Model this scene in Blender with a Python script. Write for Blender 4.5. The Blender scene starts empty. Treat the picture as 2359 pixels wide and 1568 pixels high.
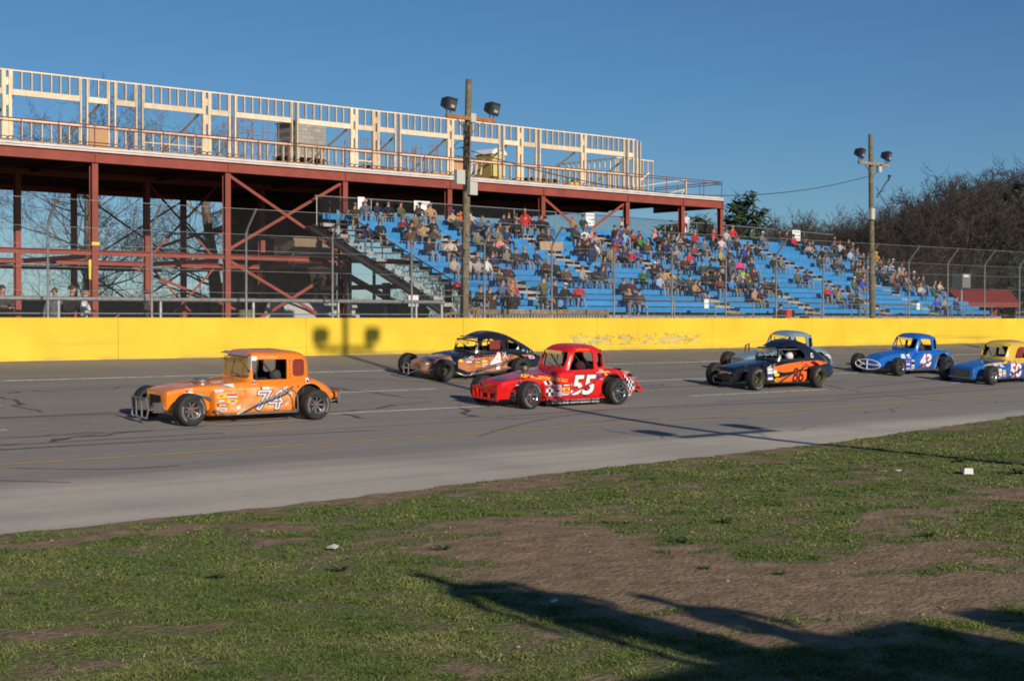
import bpy, bmesh, math, random
import numpy as np
from mathutils import Vector, Matrix, Euler
from mathutils.bvhtree import BVHTree
from math import radians as R, sin, cos, pi
random.seed(11)
SC = bpy.context.scene
COL = SC.collection
# ---------------------------------------------------------------- camera
YAW = R(48.67)                    # angle of the viewing direction from the direction of the track (+X)
cam = bpy.data.cameras.new('camera'); camo = bpy.data.objects.new('camera', cam); COL.objects.link(camo)
cam.sensor_width = 36; cam.lens = 36*3500/2359; cam.clip_start = .1; cam.clip_end = 3000
camo.location = (0, 0, 2.4)
camo.rotation_euler = Euler((R(90-.851), R(-.06), YAW-R(90)), 'XYZ')
SC.camera = camo
# ---------------------------------------------------------------- sky and sun
SUN_EL = R(22); sx, sy = -.165, -.986
W = bpy.data.worlds.new('World'); SC.world = W; W.use_nodes = True
nt = W.node_tree; bg = nt.nodes['Background']
sky = nt.nodes.new('ShaderNodeTexSky'); sky.sky_type = 'NISHITA'; sky.sun_disc = False
sky.sun_elevation = SUN_EL; sky.sun_rotation = math.atan2(sx, sy); sky.altitude = 200
sky.air_density = 1.0; sky.dust_density = 0.0; sky.ozone_density = 9.0
tint = nt.nodes.new('ShaderNodeMix'); tint.data_type = 'RGBA'; tint.blend_type = 'MULTIPLY'; tint.inputs['Factor'].default_value = 1; tint.inputs['B'].default_value = (1.07, 1.06, .975, 1)
nt.links.new(sky.outputs[0], tint.inputs['A']); nt.links.new(tint.outputs['Result'], bg.inputs[0]); bg.inputs[1].default_value = .071
sl = bpy.data.lights.new('sun', 'SUN'); so = bpy.data.objects.new('sun', sl); COL.objects.link(so)
sl.energy = 4.3; sl.angle = R(.53); sl.color = (1, .89, .74)
so.rotation_euler = Vector((sx*cos(SUN_EL), sy*cos(SUN_EL), sin(SUN_EL))).to_track_quat('Z', 'Y').to_euler()
so.location = (0, -30, 40)
SC.view_settings.view_transform = 'Standard'; SC.view_settings.look = 'None'
SC.view_settings.exposure = 0.0; SC.view_settings.gamma = 1
SC.render.engine = 'CYCLES'; SC.cycles.max_bounces = 6; SC.cycles.filter_width = 1.8; SC.cycles.transparent_max_bounces = 16
try: SC.cycles.use_denoising = True
except Exception: pass
# ---------------------------------------------------------------- helpers: materials
MATS = {}
def mat(name, col, rough=.6, metal=0, var=0, vs=4, bump=0, bs=30, coat=0, spec=None, col2=None, emit=None):
    if name in MATS: return MATS[name]
    m = bpy.data.materials.new(name); m.use_nodes = True; n = m.node_tree.nodes; l = m.node_tree.links
    b = n['Principled BSDF']; b.inputs['Base Color'].default_value = (*col, 1)
    b.inputs['Roughness'].default_value = rough; b.inputs['Metallic'].default_value = metal
    if coat: b.inputs['Coat Weight'].default_value = coat; b.inputs['Coat Roughness'].default_value = .05
    if spec is not None: b.inputs['Specular IOR Level'].default_value = spec
    if emit: b.inputs['Emission Color'].default_value = (*emit[0], 1); b.inputs['Emission Strength'].default_value = emit[1]
    if var or bump:
        tc = n.new('ShaderNodeTexCoord')
    if var:
        t = n.new('ShaderNodeTexNoise'); t.inputs['Scale'].default_value = vs; t.inputs['Detail'].default_value = 6
        l.new(tc.outputs['Object'], t.inputs['Vector'])
        r = n.new('ShaderNodeValToRGB'); c2 = col2 or tuple(c*(1-var) for c in col)
        r.color_ramp.elements[0].position = .35; r.color_ramp.elements[1].position = .68
        r.color_ramp.elements[0].color = (*c2, 1); r.color_ramp.elements[1].color = (*[min(1, c*(1+var*.4)) for c in col], 1)
        l.new(t.outputs['Fac'], r.inputs['Fac']); l.new(r.outputs['Color'], b.inputs['Base Color'])
    if bump:
        t2 = n.new('ShaderNodeTexNoise'); t2.inputs['Scale'].default_value = bs; t2.inputs['Detail'].default_value = 5
        l.new(tc.outputs['Object'], t2.inputs['Vector'])
        bp = n.new('ShaderNodeBump'); bp.inputs['Strength'].default_value = bump; bp.inputs['Distance'].default_value = .02
        l.new(t2.outputs['Fac'], bp.inputs['Height']); l.new(bp.outputs['Normal'], b.inputs['Normal'])
    MATS[name] = m; return m
# ---------------------------------------------------------------- helpers: objects
def tag(o, label=None, cat=None, group=None, kind=None):
    if label: o['label'] = label
    if cat: o['category'] = cat
    if group: o['group'] = group
    if kind: o['kind'] = kind
    return o
def thing(name, label, cat, loc=(0, 0, 0), rz=0, group=None):
    o = bpy.data.objects.new(name, None); COL.objects.link(o); o.location = loc; o.rotation_euler = (0, 0, rz)
    o.empty_display_size = .2
    return tag(o, label, cat, group)
def link(name, me, parent=None, loc=None):
    o = bpy.data.objects.new(name, me); COL.objects.link(o)
    if parent: o.parent = parent
    if loc: o.location = loc
    return o
class MB:
    def __init__(s): s.v = []; s.f = []; s.m = []; s.k = 0
    def mesh(s, vs, fs, mi=None):
        n = len(s.v); s.v += [tuple(v) for v in vs]; s.f += [tuple(i+n for i in f) for f in fs]; s.m += [s.k if mi is None else mi]*len(fs); return s
    def box(s, x0, x1, y0, y1, z0, z1, M=None):
        vs = [(x, y, z) for x in (x0, x1) for y in (y0, y1) for z in (z0, z1)]
        if M is not None: vs = [M @ Vector(v) for v in vs]
        return s.mesh(vs, [(0, 1, 3, 2), (4, 6, 7, 5), (0, 4, 5, 1), (2, 3, 7, 6), (0, 2, 6, 4), (1, 5, 7, 3)])
    def bar(s, p, q, w, h=None, up=(0, 0, 1)):
        h = h or w; p = Vector(p); q = Vector(q); d = (q-p).normalized(); u = Vector(up)
        if abs(d.dot(u)) > .99: u = Vector((0, 1, 0))
        a = d.cross(u).normalized()*w/2; b = a.cross(d).normalized()*h/2
        vs = [e+i*a+j*b for e in (p, q) for i, j in ((-1, -1), (1, -1), (1, 1), (-1, 1))]
        return s.mesh(vs, [(0, 3, 2, 1), (4, 5, 6, 7), (0, 1, 5, 4), (1, 2, 6, 5), (2, 3, 7, 6), (3, 0, 4, 7)])
    def tube(s, pts, r, n=8, caps=True):
        pts = [Vector(p) for p in pts]; rings = []; rs = r if isinstance(r, (list, tuple)) else [r]*len(pts)
        pa = None
        for i, p in enumerate(pts):
            d = (pts[min(i+1, len(pts)-1)]-pts[max(i-1, 0)]).normalized()
            if pa is None: pa = d.orthogonal().normalized()
            else:
                pa = (pa-d*pa.dot(d))
                pa = pa.normalized() if pa.length > 1e-6 else d.orthogonal().normalized()
            b = d.cross(pa)
            rings.append([p+(pa*cos(2*pi*j/n)+b*sin(2*pi*j/n))*rs[i] for j in range(n)])
        return s.rings(rings, caps)
    def rings(s, rings, caps=True, closed=True):
        n = len(rings[0]); vs = [v for r in rings for v in r]; fs = []
        for i in range(len(rings)-1):
            for j in range(n if closed else n-1):
                k = (j+1) % n; fs.append((i*n+j, i*n+k, (i+1)*n+k, (i+1)*n+j))
        if caps: fs += [tuple(range(n))[::-1], tuple(range((len(rings)-1)*n, len(rings)*n))]
        return s.mesh(vs, fs)
    def lathe(s, prof, n=24, M=None, caps=False):
        rr = [[Vector((r*cos(2*pi*j/n), r*sin(2*pi*j/n), z)) for j in range(n)] for r, z in prof]
        if M is not None: rr = [[M @ v for v in q] for q in rr]
        return s.rings(rr, caps)
    def data(s, name, mats, smooth=False, ang=35):
        me = bpy.data.meshes.new(name); me.from_pydata(s.v, [], s.f)
        for m in (mats if isinstance(mats, (list, tuple)) else [mats]): me.materials.append(m)
        me.polygons.foreach_set('material_index', s.m)
        bm = bmesh.new(); bm.from_mesh(me); bmesh.ops.recalc_face_normals(bm, faces=bm.faces); bm.to_mesh(me); bm.free()
        if smooth: me.shade_smooth(); me.set_sharp_from_angle(angle=R(ang))
        me.update(); return me
    def obj(s, name, mats, parent=None, smooth=False, loc=None, ang=35):
        return link(name, s.data(name, mats, smooth, ang), parent, loc)
def baked(o, name):
    dg = bpy.context.evaluated_depsgraph_get(); dg.update()
    me = bpy.data.meshes.new_from_object(o.evaluated_get(dg)); me.name = name
    return me
def kill(o):
    d = o.data; bpy.data.objects.remove(o)
def dup(o, **kw):
    c = o.copy(); COL.objects.link(c)
    for ch in o.children:
        d = dup(ch); d.parent = c
    return c
def text_mesh(s, size=1, off=0, ext=0, shear=0, align='LEFT', sp=1):
    cu = bpy.data.curves.new('t', 'FONT'); cu.body = s; cu.size = size; cu.offset = off; cu.extrude = ext; cu.shear = shear
    cu.align_x = align; cu.space_character = sp; cu.resolution_u = 3
    o = link('t', cu); me = baked(o, 'lettering'); kill(o); bpy.data.curves.remove(cu); return me
def text_on(parent, name, s, size, M, m, off=0, shear=0, align='CENTER', sp=1, ext=.002):
    me = text_mesh(s, size, off, ext, shear, align, sp); me.transform(M); me.materials.clear(); me.materials.append(m)
    return link(name, me, parent)
def zprof(y):
    return .0028*(y-17)**2 if y > 17 else 0.0
# palette
M_asph = None
steel = mat('red oxide steel', (.30, .065, .042), .62, var=.18, vs=1.5, bump=.1)
galv = mat('galvanised pipe', (.42, .42, .41), .42, metal=.6, var=.25, vs=9)
alu = mat('aluminium plank', (.50, .47, .43), .5, metal=.35, var=.25, vs=6)
lumber = mat('fresh sawn lumber', (.82, .66, .46), .75, var=.15, vs=5)
osb = mat('sheathing board', (.55, .33, .17), .8, var=.3, vs=22)
blue = mat('blue bench paint', (.045, .27, .60), .45, var=.14, vs=3)
dark = mat('dark painted steel', (.035, .033, .034), .6, var=.3, vs=3)
white = mat('white paint', (.78, .78, .76), .5)
black = mat('black lettering', (.012, .012, .012), .6)
conc = mat('grey concrete', (.33, .31, .28), .9, var=.25, vs=3, bump=.3)
oldwood = mat('weathered wood', (.27, .215, .15), .85, var=.35, vs=8, bump=.3, bs=40)
polew = mat('creosoted pole wood', (.20, .165, .10), .85, var=.35, vs=6, bump=.5, bs=30)
yellowp = mat('yellow wall paint', (.83, .53, .028), .55)

def vary(m, amt, hue=.0):
    """each object that uses the material gets its own slightly lighter or darker tone"""
    n = m.node_tree.nodes; l = m.node_tree.links; b = n['Principled BSDF']; s = b.inputs['Base Color']
    oi = n.new('ShaderNodeObjectInfo'); h = n.new('ShaderNodeHueSaturation'); r = n.new('ShaderNodeMapRange'); r.inputs['To Min'].default_value = 1-amt; r.inputs['To Max'].default_value = 1+amt*.6
    l.new(oi.outputs['Random'], r.inputs['Value']); l.new(r.outputs[0], h.inputs['Value'])
    if s.links: l.new(s.links[0].from_socket, h.inputs['Color'])
    else: h.inputs['Color'].default_value = s.default_value
    l.new(h.outputs[0], s)
vary(lumber, .24); vary(blue, .16); vary(oldwood, .3); vary(alu, .2)
# ================================================================ ground, track, wall
def grid(name, xs, ys, zf, m, kind='structure', parent=None, smooth=True):
    nx, ny = len(xs), len(ys); vs = [(x, y, zf(x, y)) for y in ys for x in xs]
    fs = [(j*nx+i, j*nx+i+1, (j+1)*nx+i+1, (j+1)*nx+i) for j in range(ny-1) for i in range(nx-1)]
    me = bpy.data.meshes.new(name); me.from_pydata(vs, [], fs); me.materials.append(m)
    if smooth: me.shade_smooth()
    o = link(name, me, parent)
    if kind: o['kind'] = kind
    return o
def edge_y(x):      # where the grass ends and the dusty apron begins
    P = [(-80, 15.5), (0, 16.0), (6.8, 16.23), (10.2, 16.4), (14.9, 17.05), (23.6, 17.8), (33.8, 19.6), (60, 23), (200, 30)]
    for (a, b), (c, d) in zip(P, P[1:]):
        if x <= c: return b+(d-b)*(x-a)/(c-a)
    return 30
_rs = np.random.RandomState(5); _tab = _rs.rand(64, 64)
def vn(x, y):
    x = np.asarray(x, float); y = np.asarray(y, float); xi = np.floor(x).astype(int); yi = np.floor(y).astype(int); fx = x-xi; fy = y-yi
    fx = fx*fx*(3-2*fx); fy = fy*fy*(3-2*fy)
    g = lambda a, b: _tab[a % 64, b % 64]
    return (g(xi, yi)*(1-fx)+g(xi+1, yi)*fx)*(1-fy)+(g(xi, yi+1)*(1-fx)+g(xi+1, yi+1)*fx)*fy
def fbm(x, y, o=4):
    r = 0; a = .5
    for k in range(o): r = r+a*vn(x*2**k+k*7.3, y*2**k+k*3.1); a *= .5
    return r
DIRT = [(11.7, 13.3, 1.1, .5, .8), (11.0, 12.1, 1.2, .8, 1.0), (10.7, 10.8, 1.0, .9, 1.05), (10.1, 9.5, 1.0, .9, 1.15), (10.7, 8.4, 1.5, .8, 1.25), (11.6, 7.4, 1.7, .7, 1.15), (13.4, 8.9, 1.2, .5, .7), (16.5, 10.6, 1.5, .5, .6), (2.8, 8.6, 1.2, .3, .35), (5.0, 10.8, 1.0, .25, .25), (19.5, 11.2, 2.5, .5, .5), (6, 15.5, 3.5, .35, .6), (13, 16.3, 3.0, .35, .5), (3.5, 12.2, 1.2, .3, .4), (7.4, 8.3, .8, .25, .45)]
def density(x, y):
    d = .70+.6*(fbm(x*.8, y*.95)-.47)+1.9*(fbm(x*2.3+9, y*3.2, 4)-.46)
    ed = np.interp(x, [-80, 0, 6.8, 10.2, 14.9, 23.6, 33.8, 60], [15.5, 16.0, 16.23, 16.4, 17.05, 17.8, 19.6, 23]); d = d-.55*np.exp(-np.clip(ed-y, 0, 9)/.45)*np.clip(1.4-1.1*vn(x*.6+5, y*0+2)*1.2, 0, 1)
    for cx, cy, rx, ry, s in DIRT: d = d-s*np.exp(-((x-cx)/rx)**2-((y-cy)/ry)**2)
    return np.clip(d, 0, 1)
# --- one ground sheet to the horizon
def gz(x, y):
    if y < 17: return -.03 if (x < -2 or x > 60 or y < 3) else float(-.03)
    if y < 38.2: return zprof(y)-.06
    if y < 39: return 1.19
    return 1.25
def mk_ground_mat(name, dirt, dirt2, g1, g2, scale=1.0, thresh=(.30, .5)):
    m = bpy.data.materials.new(name); m.use_nodes = True; n = m.node_tree.nodes; l = m.node_tree.links; b = n['Principled BSDF']
    tc = n.new('ShaderNodeTexCoord')
    def noise(s, d=6):
        t = n.new('ShaderNodeTexNoise'); t.inputs['Scale'].default_value = s; t.inputs['Detail'].default_value = d; l.new(tc.outputs['Object'], t.inputs['Vector']); return t
    def ramp(src, e):
        r = n.new('ShaderNodeValToRGB'); r.color_ramp.elements[0].position = e[0][0]; r.color_ramp.elements[0].color = (*e[0][1], 1)
        r.color_ramp.elements[1].position = e[1][0]; r.color_ramp.elements[1].color = (*e[1][1], 1); l.new(src, r.inputs['Fac']); return r
    rd = ramp(noise(4*scale, 9).outputs['Fac'], ((.35, dirt), (.7, dirt2))); rg = ramp(noise(17*scale, 8).outputs['Fac'], ((.35, g1), (.7, g2)))
    at = n.new('ShaderNodeAttribute'); at.attribute_name = 'grass'
    fine = noise(26, 4); mid = noise(8, 5); ad0 = n.new('ShaderNodeMath'); ad0.operation = 'MULTIPLY_ADD'; ad0.inputs[1].default_value = .8; l.new(mid.outputs['Fac'], ad0.inputs[0]); l.new(at.outputs['Fac'], ad0.inputs[2]); ad = n.new('ShaderNodeMath'); ad.operation = 'MULTIPLY_ADD'; ad.inputs[1].default_value = .7; l.new(fine.outputs['Fac'], ad.inputs[0]); l.new(ad0.outputs[0], ad.inputs[2])
    mr = n.new('ShaderNodeMapRange'); mr.inputs['From Min'].default_value = thresh[0]+.72; mr.inputs['From Max'].default_value = thresh[1]+.70; l.new(ad.outputs[0], mr.inputs['Value'])
    mx = n.new('ShaderNodeMix'); mx.data_type = 'RGBA'; l.new(mr.outputs[0], mx.inputs['Factor']); l.new(rd.outputs[0], mx.inputs['A']); l.new(rg.outputs[0], mx.inputs['B'])
    l.new(mx.outputs['Result'], b.inputs['Base Color']); b.inputs['Roughness'].default_value = .95; b.inputs['Specular IOR Level'].default_value = .15
    bn = noise(17, 9); bp = n.new('ShaderNodeBump'); bp.inputs['Strength'].default_value = .7; bp.inputs['Distance'].default_value = .05
    l.new(bn.outputs['Fac'], bp.inputs['Height']); l.new(bp.outputs['Normal'], b.inputs['Normal'])
    return m
gm = mat('far field', (.06, .075, .025), .95, var=.4, vs=.05, col2=(.10, .085, .05))
ys = [-400, -100, -30, 3, 16.9]+[17+i*1.4 for i in range(1, 16)]+[38.3, 38.9, 39.1, 60, 120, 300, 900]
grid('ground', [-900, -300, -100, -40, 0, 40, 80, 120, 200, 400, 1200], ys, gz, gm)
# --- infield (fine sheet where the photo looks)
im = mk_ground_mat('infield turf and dirt', (.22, .148, .092), (.36, .25, .16), (.11, .125, .042), (.22, .205, .095))
nx, ny = 400, 190
gx = np.linspace(-6, 58, nx); t = np.linspace(0, 1, ny); GX = np.repeat(gx[None, :], ny, 0); EY = np.array([edge_y(x) for x in gx])
EY = EY+.16*(fbm(gx*2.3, gx*0+3.3)-.47)*2+.10*(vn(gx*7, gx*0)-.5)
GY = 3+(EY[None, :]-3)*t[:, None]
GZ = .05*(fbm(GX*.9, GY*.9)-.47)+.025*(fbm(GX*4, GY*4, 3)-.44)
GZ *= np.clip((1-t[:, None])*12, .25, 1); 
GZ += np.where(GY > 17, .0028*(GY-17)**2, 0)+.012
me = bpy.data.meshes.new('infield'); V = np.stack([GX, GY, GZ], -1).reshape(-1, 3)
idx = np.arange(nx*ny).reshape(ny, nx); F = np.stack([idx[:-1, :-1], idx[:-1, 1:], idx[1:, 1:], idx[1:, :-1]], -1).reshape(-1, 4)
me.vertices.add(len(V)); me.vertices.foreach_set('co', V.ravel()); me.loops.add(F.size); me.loops.foreach_set('vertex_index', F.ravel())
me.polygons.add(len(F)); me.polygons.foreach_set('loop_start', np.arange(0, F.size, 4)); me.update(); me.validate()
at = me.attributes.new('grass', 'FLOAT', 'POINT'); DG = density(GX, GY); at.data.foreach_set('value', DG.ravel().astype('f'))
me.materials.append(im); me.shade_smooth(); o = link('infield', me); o['kind'] = 'structure'
# --- grass blades
def grass():
    rs = np.random.RandomState(3); out = []; tint = []
    N = 2800000
    # polar sampling around the standpoint so that near turf gets more blades
    r = 8.6*np.exp(rs.rand(N)*np.log(46/8.6)); th = R(17)+rs.rand(N)*R(57)
    x = r*np.cos(th); y = r*np.sin(th); e = np.interp(x, gx, EY); ok = (y < e-.02) & (y > 3.4) & (x < 56)
    x, y, r = x[ok], y[ok], r[ok]
    cl = fbm(x*5.5+3, y*5.5, 3)
    d = density(x, y)*(.5+1.5*np.clip(cl-.30, 0, 1)); ok = rs.rand(len(x)) < np.clip((d-.28)*1.7, .01, 1)*.8
    x, y, r, cl = x[ok], y[ok], r[ok], cl[ok]; n = len(x)
    ix = (x+6)/64*(nx-1); i0 = np.clip(ix.astype(int), 0, nx-2); ed = np.interp(x, gx, EY); jy = np.clip(((y-3)/(ed-3)*(ny-1)).astype(int), 0, ny-2)
    z = GZ[jy, i0]-.004
    h = (.006+.020*rs.rand(n)+.07*np.clip(cl-.42, 0, 1)+.018*(rs.rand(n) > .985)); w = (.0022+.0018*rs.rand(n))*np.clip(r/9, 1, 3.4)
    a = rs.rand(n)*2*pi; le = h*(.6+1.6*rs.rand(n)); la = rs.rand(n)*2*pi
    dx, dy = np.cos(a)*w, np.sin(a)*w
    P = np.stack([np.stack([x-dx, y-dy, z], -1), np.stack([x+dx, y+dy, z], -1),
                  np.stack([x+dx*.7+np.cos(la)*le*.35, y+dy*.7+np.sin(la)*le*.35, z+h*.62], -1), np.stack([x-dx*.7+np.cos(la)*le*.35, y-dy*.7+np.sin(la)*le*.35, z+h*.62], -1),
                  np.stack([x+np.cos(la)*le, y+np.sin(la)*le, z+h], -1)], 1)
    me = bpy.data.meshes.new('grass'); me.vertices.add(n*5); me.vertices.foreach_set('co', P.ravel())
    b = np.arange(n)*5; q = np.stack([b, b+1, b+2, b+3, b+3, b+2, b+4], -1); me.loops.add(n*7); me.loops.foreach_set('vertex_index', q.ravel())
    ls = np.stack([np.arange(n)*7, np.arange(n)*7+4], -1).ravel(); me.polygons.add(n*2); me.polygons.foreach_set('loop_start', ls); me.update()
    tn = np.repeat(np.clip(rs.rand(n)*.62+.75*(fbm(x*1.3, y*1.6)-.25)+.12*(rs.rand(n) > .9), 0, 1), 5).astype('f'); at = me.attributes.new('tint', 'FLOAT', 'POINT'); at.data.foreach_set('value', tn)
    m = bpy.data.materials.new('grass blades'); m.use_nodes = True; nn = m.node_tree.nodes; l = m.node_tree.links; bs = nn['Principled BSDF']
    a_ = nn.new('ShaderNodeAttribute'); a_.attribute_name = 'tint'; rp = nn.new('ShaderNodeValToRGB'); cr = rp.color_ramp
    cr.elements[0].color = (.06, .10, .022, 1); cr.elements[0].position = .1; cr.elements[1].color = (.42, .36, .18, 1); cr.elements[1].position = .98
    el = cr.elements.new(.5); el.color = (.115, .17, .038, 1); el = cr.elements.new(.78); el.color = (.24, .235, .085, 1)
    l.new(a_.outputs['Fac'], rp.inputs['Fac']); l.new(rp.outputs[0], bs.inputs['Base Color']); bs.inputs['Roughness'].default_value = .6; bs.inputs['Specular IOR Level'].default_value = .25
    me.materials.append(m); o = link('grass', me); tag(o, 'short patchy green and straw-coloured grass over brown dirt', 'grass', kind='stuff')
grass()
# --- weeds and litter in the infield
weedm = mat('weed leaves', (.085, .13, .035), .6, var=.3, vs=20)
def gh(x, y):
    ed = np.interp(x, gx, EY); return float(GZ[min(ny-1, max(0, int((y-3)/(ed-3)*(ny-1)))), int((x+6)/64*(nx-1))])
def weed(x, y, s, rs, label):
    b = MB()
    for k in range(26):
        a = rs.rand()*2*pi; L = s*(.5+.6*rs.rand()); up = .25+.55*rs.rand(); w = s*.09
        d = Vector((cos(a), sin(a), 0)); n = Vector((-sin(a), cos(a), 0))
        p0 = Vector((0, 0, 0)); p1 = d*L*.5+Vector((0, 0, L*up*.6)); p2 = d*L+Vector((0, 0, L*up*.55))
        b.mesh([p0, p1-n*w, p2, p1+n*w], [(0, 1, 2, 3)])
    o = b.obj('weed_plant', weedm); o.location = (x, y, gh(x, y)); tag(o, label, 'weed', 'leafy weeds in the infield dirt')
rs = np.random.RandomState(8)
WD = [(8.25, 11.85, .17, 'pale leafy weed clump beside the tip of the long thin shadow'), (9.75, 12.15, .15, 'leafy weed clump on the bare dirt, just past the shadow tip'), (7.15, 12.2, .13, 'small dull weed in the turf short of the long thin shadow'),
      (11.15, 8.9, .11, 'low weed alone in the dirt between the two thin shadows'), (12.0, 10.9, .16, 'weed clump at the far margin of the bare dirt patch'), (13.5, 11.6, .17, 'bushy weed where the dirt patch meets the far turf'),
      (22.2, 14.0, .2, 'big weed clump behind the white litter carton'), (21.1, 12.3, .24, 'broad leafy weed in front of the white litter carton'), (14.3, 9.4, .17, 'weed cluster near the shadowed dirt at the lower corner'), (10.9, 9.6, .1, 'tiny weed with a yellow flower in the bare dirt')]
for w in WD: weed(w[0], w[1], w[2], rs, w[3])
b = MB()
b.rings([[Vector((x, y, z)) for y, z in ((-.07, 0), (.07, 0), (.06, .09), (-.06, .09))] for x in (-.15, .15)])
o = b.obj('litter_carton', mat('white carton', (.8, .8, .78), .6)); o.location = (20.6, 12.85, gh(20.6, 12.85)); o.rotation_euler = (0, .1, .7); tag(o, 'white carton lying on the grass near the broad weeds', 'litter')
def scrap(x, y, s, c, lab, nm='paper_scrap'):
    b = MB(); rs2 = np.random.RandomState(int(x*100)); n = 7
    top = [Vector((cos(i*2*pi/n)*s*(.6+.5*rs2.rand()), sin(i*2*pi/n)*s*(.6+.5*rs2.rand()), .012+.04*rs2.rand())) for i in range(n)]
    bot = [v-Vector((0, 0, .004)) for v in top]
    b.rings([bot, top]); o = b.obj(nm, c); o.location = (x, y, gh(x, y)+.01); tag(o, lab, 'litter')
wp = mat('scrap paper', (.62, .6, .55), .8)
scrap(2.75, 9.65, .09, wp, 'crumpled pale scrap on the dirt in the lower corner of the turf'); scrap(8.6, 9.25, .04, wp, 'small white scrap in the grass beside the long thin shadow')
scrap(8.9, 12.9, .08, wp, 'flat pale scrap at the edge of the big dirt patch'); scrap(19.9, 13.6, .06, wp, 'thin white scrap on the turf behind the carton')
leafm = mat('dry leaf', (.55, .4, .12), .8)
scrap(7.3, 8.8, .06, leafm, 'dry yellow leaf in the turf before the dark shadow', 'dry_leaf'); scrap(12.5, 11.2, .03, leafm, 'tiny yellow leaf at the far rim of the dirt patch', 'dry_leaf')
b = MB(); rs2 = np.random.RandomState(4)
for k in range(420):
    r_ = 8.8*math.exp(rs2.rand()*1.1); th = R(29)+rs2.rand()*R(38); x, y = r_*cos(th), r_*sin(th)
    if y > edge_y(x)-.1 or density(np.array([x]), np.array([y]))[0] > .42: continue
    s = .006+.016*rs2.rand()**3; z = gh(x, y)+s*.2
    b.lathe([(.01*s, -s*.6), (s, -s*.2), (s*.8, s*.4), (.01*s, s*.6)], 6, Matrix.Translation((x, y, z)))
tag(b.obj('gravel', mat('pebble', (.3, .25, .2), .9, var=.4, vs=30)), 'loose pebbles scattered over the bare dirt', 'gravel', kind='stuff')
# --- track
def track_mat():
    m = bpy.data.materials.new('worn asphalt'); m.use_nodes = True; n = m.node_tree.nodes; l = m.node_tree.links; b = n['Principled BSDF']
    tc = n.new('ShaderNodeTexCoord'); sp = n.new('ShaderNodeSeparateXYZ'); l.new(tc.outputs['Object'], sp.inputs[0])
    def noise(sc, d=6, vec=None, st=None):
        t = n.new('ShaderNodeTexNoise'); t.inputs['Scale'].default_value = sc; t.inputs['Detail'].default_value = d
        if st:
            mp = n.new('ShaderNodeMapping'); mp.inputs['Scale'].default_value = st; l.new(tc.outputs['Object'], mp.inputs['Vector']); l.new(mp.outputs[0], t.inputs['Vector'])
        else: l.new(tc.outputs['Object'], t.inputs['Vector'])
        return t.outputs['Fac']
    def math_(op, a, c, d=None):
        q = n.new('ShaderNodeMath'); q.operation = op
        for i, v in enumerate((a, c, d)):
            if v is None: continue
            if isinstance(v, (int, float)): q.inputs[i].default_value = v
            else: l.new(v, q.inputs[i])
        return q.outputs[0]
    def mix(f, a, c, bt='MIX'):
        x = n.new('ShaderNodeMix'); x.data_type = 'RGBA'; x.blend_type = bt
        if isinstance(f, float): x.inputs['Factor'].default_value = f
        else: l.new(f, x.inputs['Factor'])
        for s_, v in (('A', a), ('B', c)):
            if isinstance(v, tuple): x.inputs[s_].default_value = (*v, 1)
            else: l.new(v, x.inputs[s_])
        return x.outputs['Result']
    def mr(v, a, c):
        x = n.new('ShaderNodeMapRange'); x.inputs['From Min'].default_value = a; x.inputs['From Max'].default_value = c; l.new(v, x.inputs['Value']); return x.outputs[0]
    yy = math_('MULTIPLY_ADD', noise(.5), 1.1, sp.outputs['Y'])
    yy = math_('MULTIPLY_ADD', noise(3, 4, st=(.2, 1.5, 1)), .5, yy)
    inner = mr(yy, 20.6, 22.0); outer = mr(yy, 23, 38)
    c = mix(inner, (.72, .64, .52), (.36, .33, .29)); c = mix(outer, c, (.25, .222, .192))
    streak = mr(noise(1.0, 5, st=(.05, 1.6, 1)), .38, .66); c = mix(math_('MULTIPLY', streak, .42), c, mix(.5, c, (.08, .07, .06)))
    blot = mr(noise(.35, 6), .48, .62); c = mix(math_('MULTIPLY', blot, .3), c, (.33, .3, .26))
    med = mr(noise(9, 6), .4, .65); c = mix(math_('MULTIPLY', med, .22), c, (.40, .37, .33)); fine = mr(noise(75, 3), .2, .8); c = mix(math_('MULTIPLY', math_('SUBTRACT', 1, fine), .42), c, (.08, .07, .06))
    # tar-sealed cracks
    v = n.new('ShaderNodeTexVoronoi'); v.feature = 'DISTANCE_TO_EDGE'; v.inputs['Scale'].default_value = .16
    mp = n.new('ShaderNodeMapping'); mp.inputs['Scale'].default_value = (.55, 1.1, .01); nw = n.new('ShaderNodeTexNoise'); nw.inputs['Scale'].default_value = .8
    l.new(tc.outputs['Object'], nw.inputs['Vector']); av = n.new('ShaderNodeVectorMath'); av.operation = 'MULTIPLY_ADD'; l.new(nw.outputs['Color'], av.inputs[0]); av.inputs[1].default_value = (1.4, 1.4, 0); l.new(tc.outputs['Object'], av.inputs[2])
    l.new(av.outputs[0], mp.inputs['Vector']); l.new(mp.outputs[0], v.inputs['Vector'])
    crack = math_('MULTIPLY', math_('LESS_THAN', v.outputs['Distance'], .0045), math_('MULTIPLY', inner, mr(noise(.3), .42, .5)))
    c = mix(math_('MULTIPLY', crack, .75), c, (.03, .028, .025))
    l.new(c, b.inputs['Base Color']); b.inputs['Roughness'].default_value = .88; b.inputs['Specular IOR Level'].default_value = .3
    bp = n.new('ShaderNodeBump'); bp.inputs['Strength'].default_value = .35; bp.inputs['Distance'].default_value = .01; l.new(noise(90, 3), bp.inputs['Height']); l.new(bp.outputs['Normal'], b.inputs['Normal'])
    return m
XS = [-200, -80, -30]+[-20+i*2 for i in range(66)]+[120, 160, 260]
tys = [0, .08, .16, .24, .32, .4, .48, .56, .64, .72, .8, .88, .94, 1]
nxs = len(XS); vs = []; 
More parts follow.
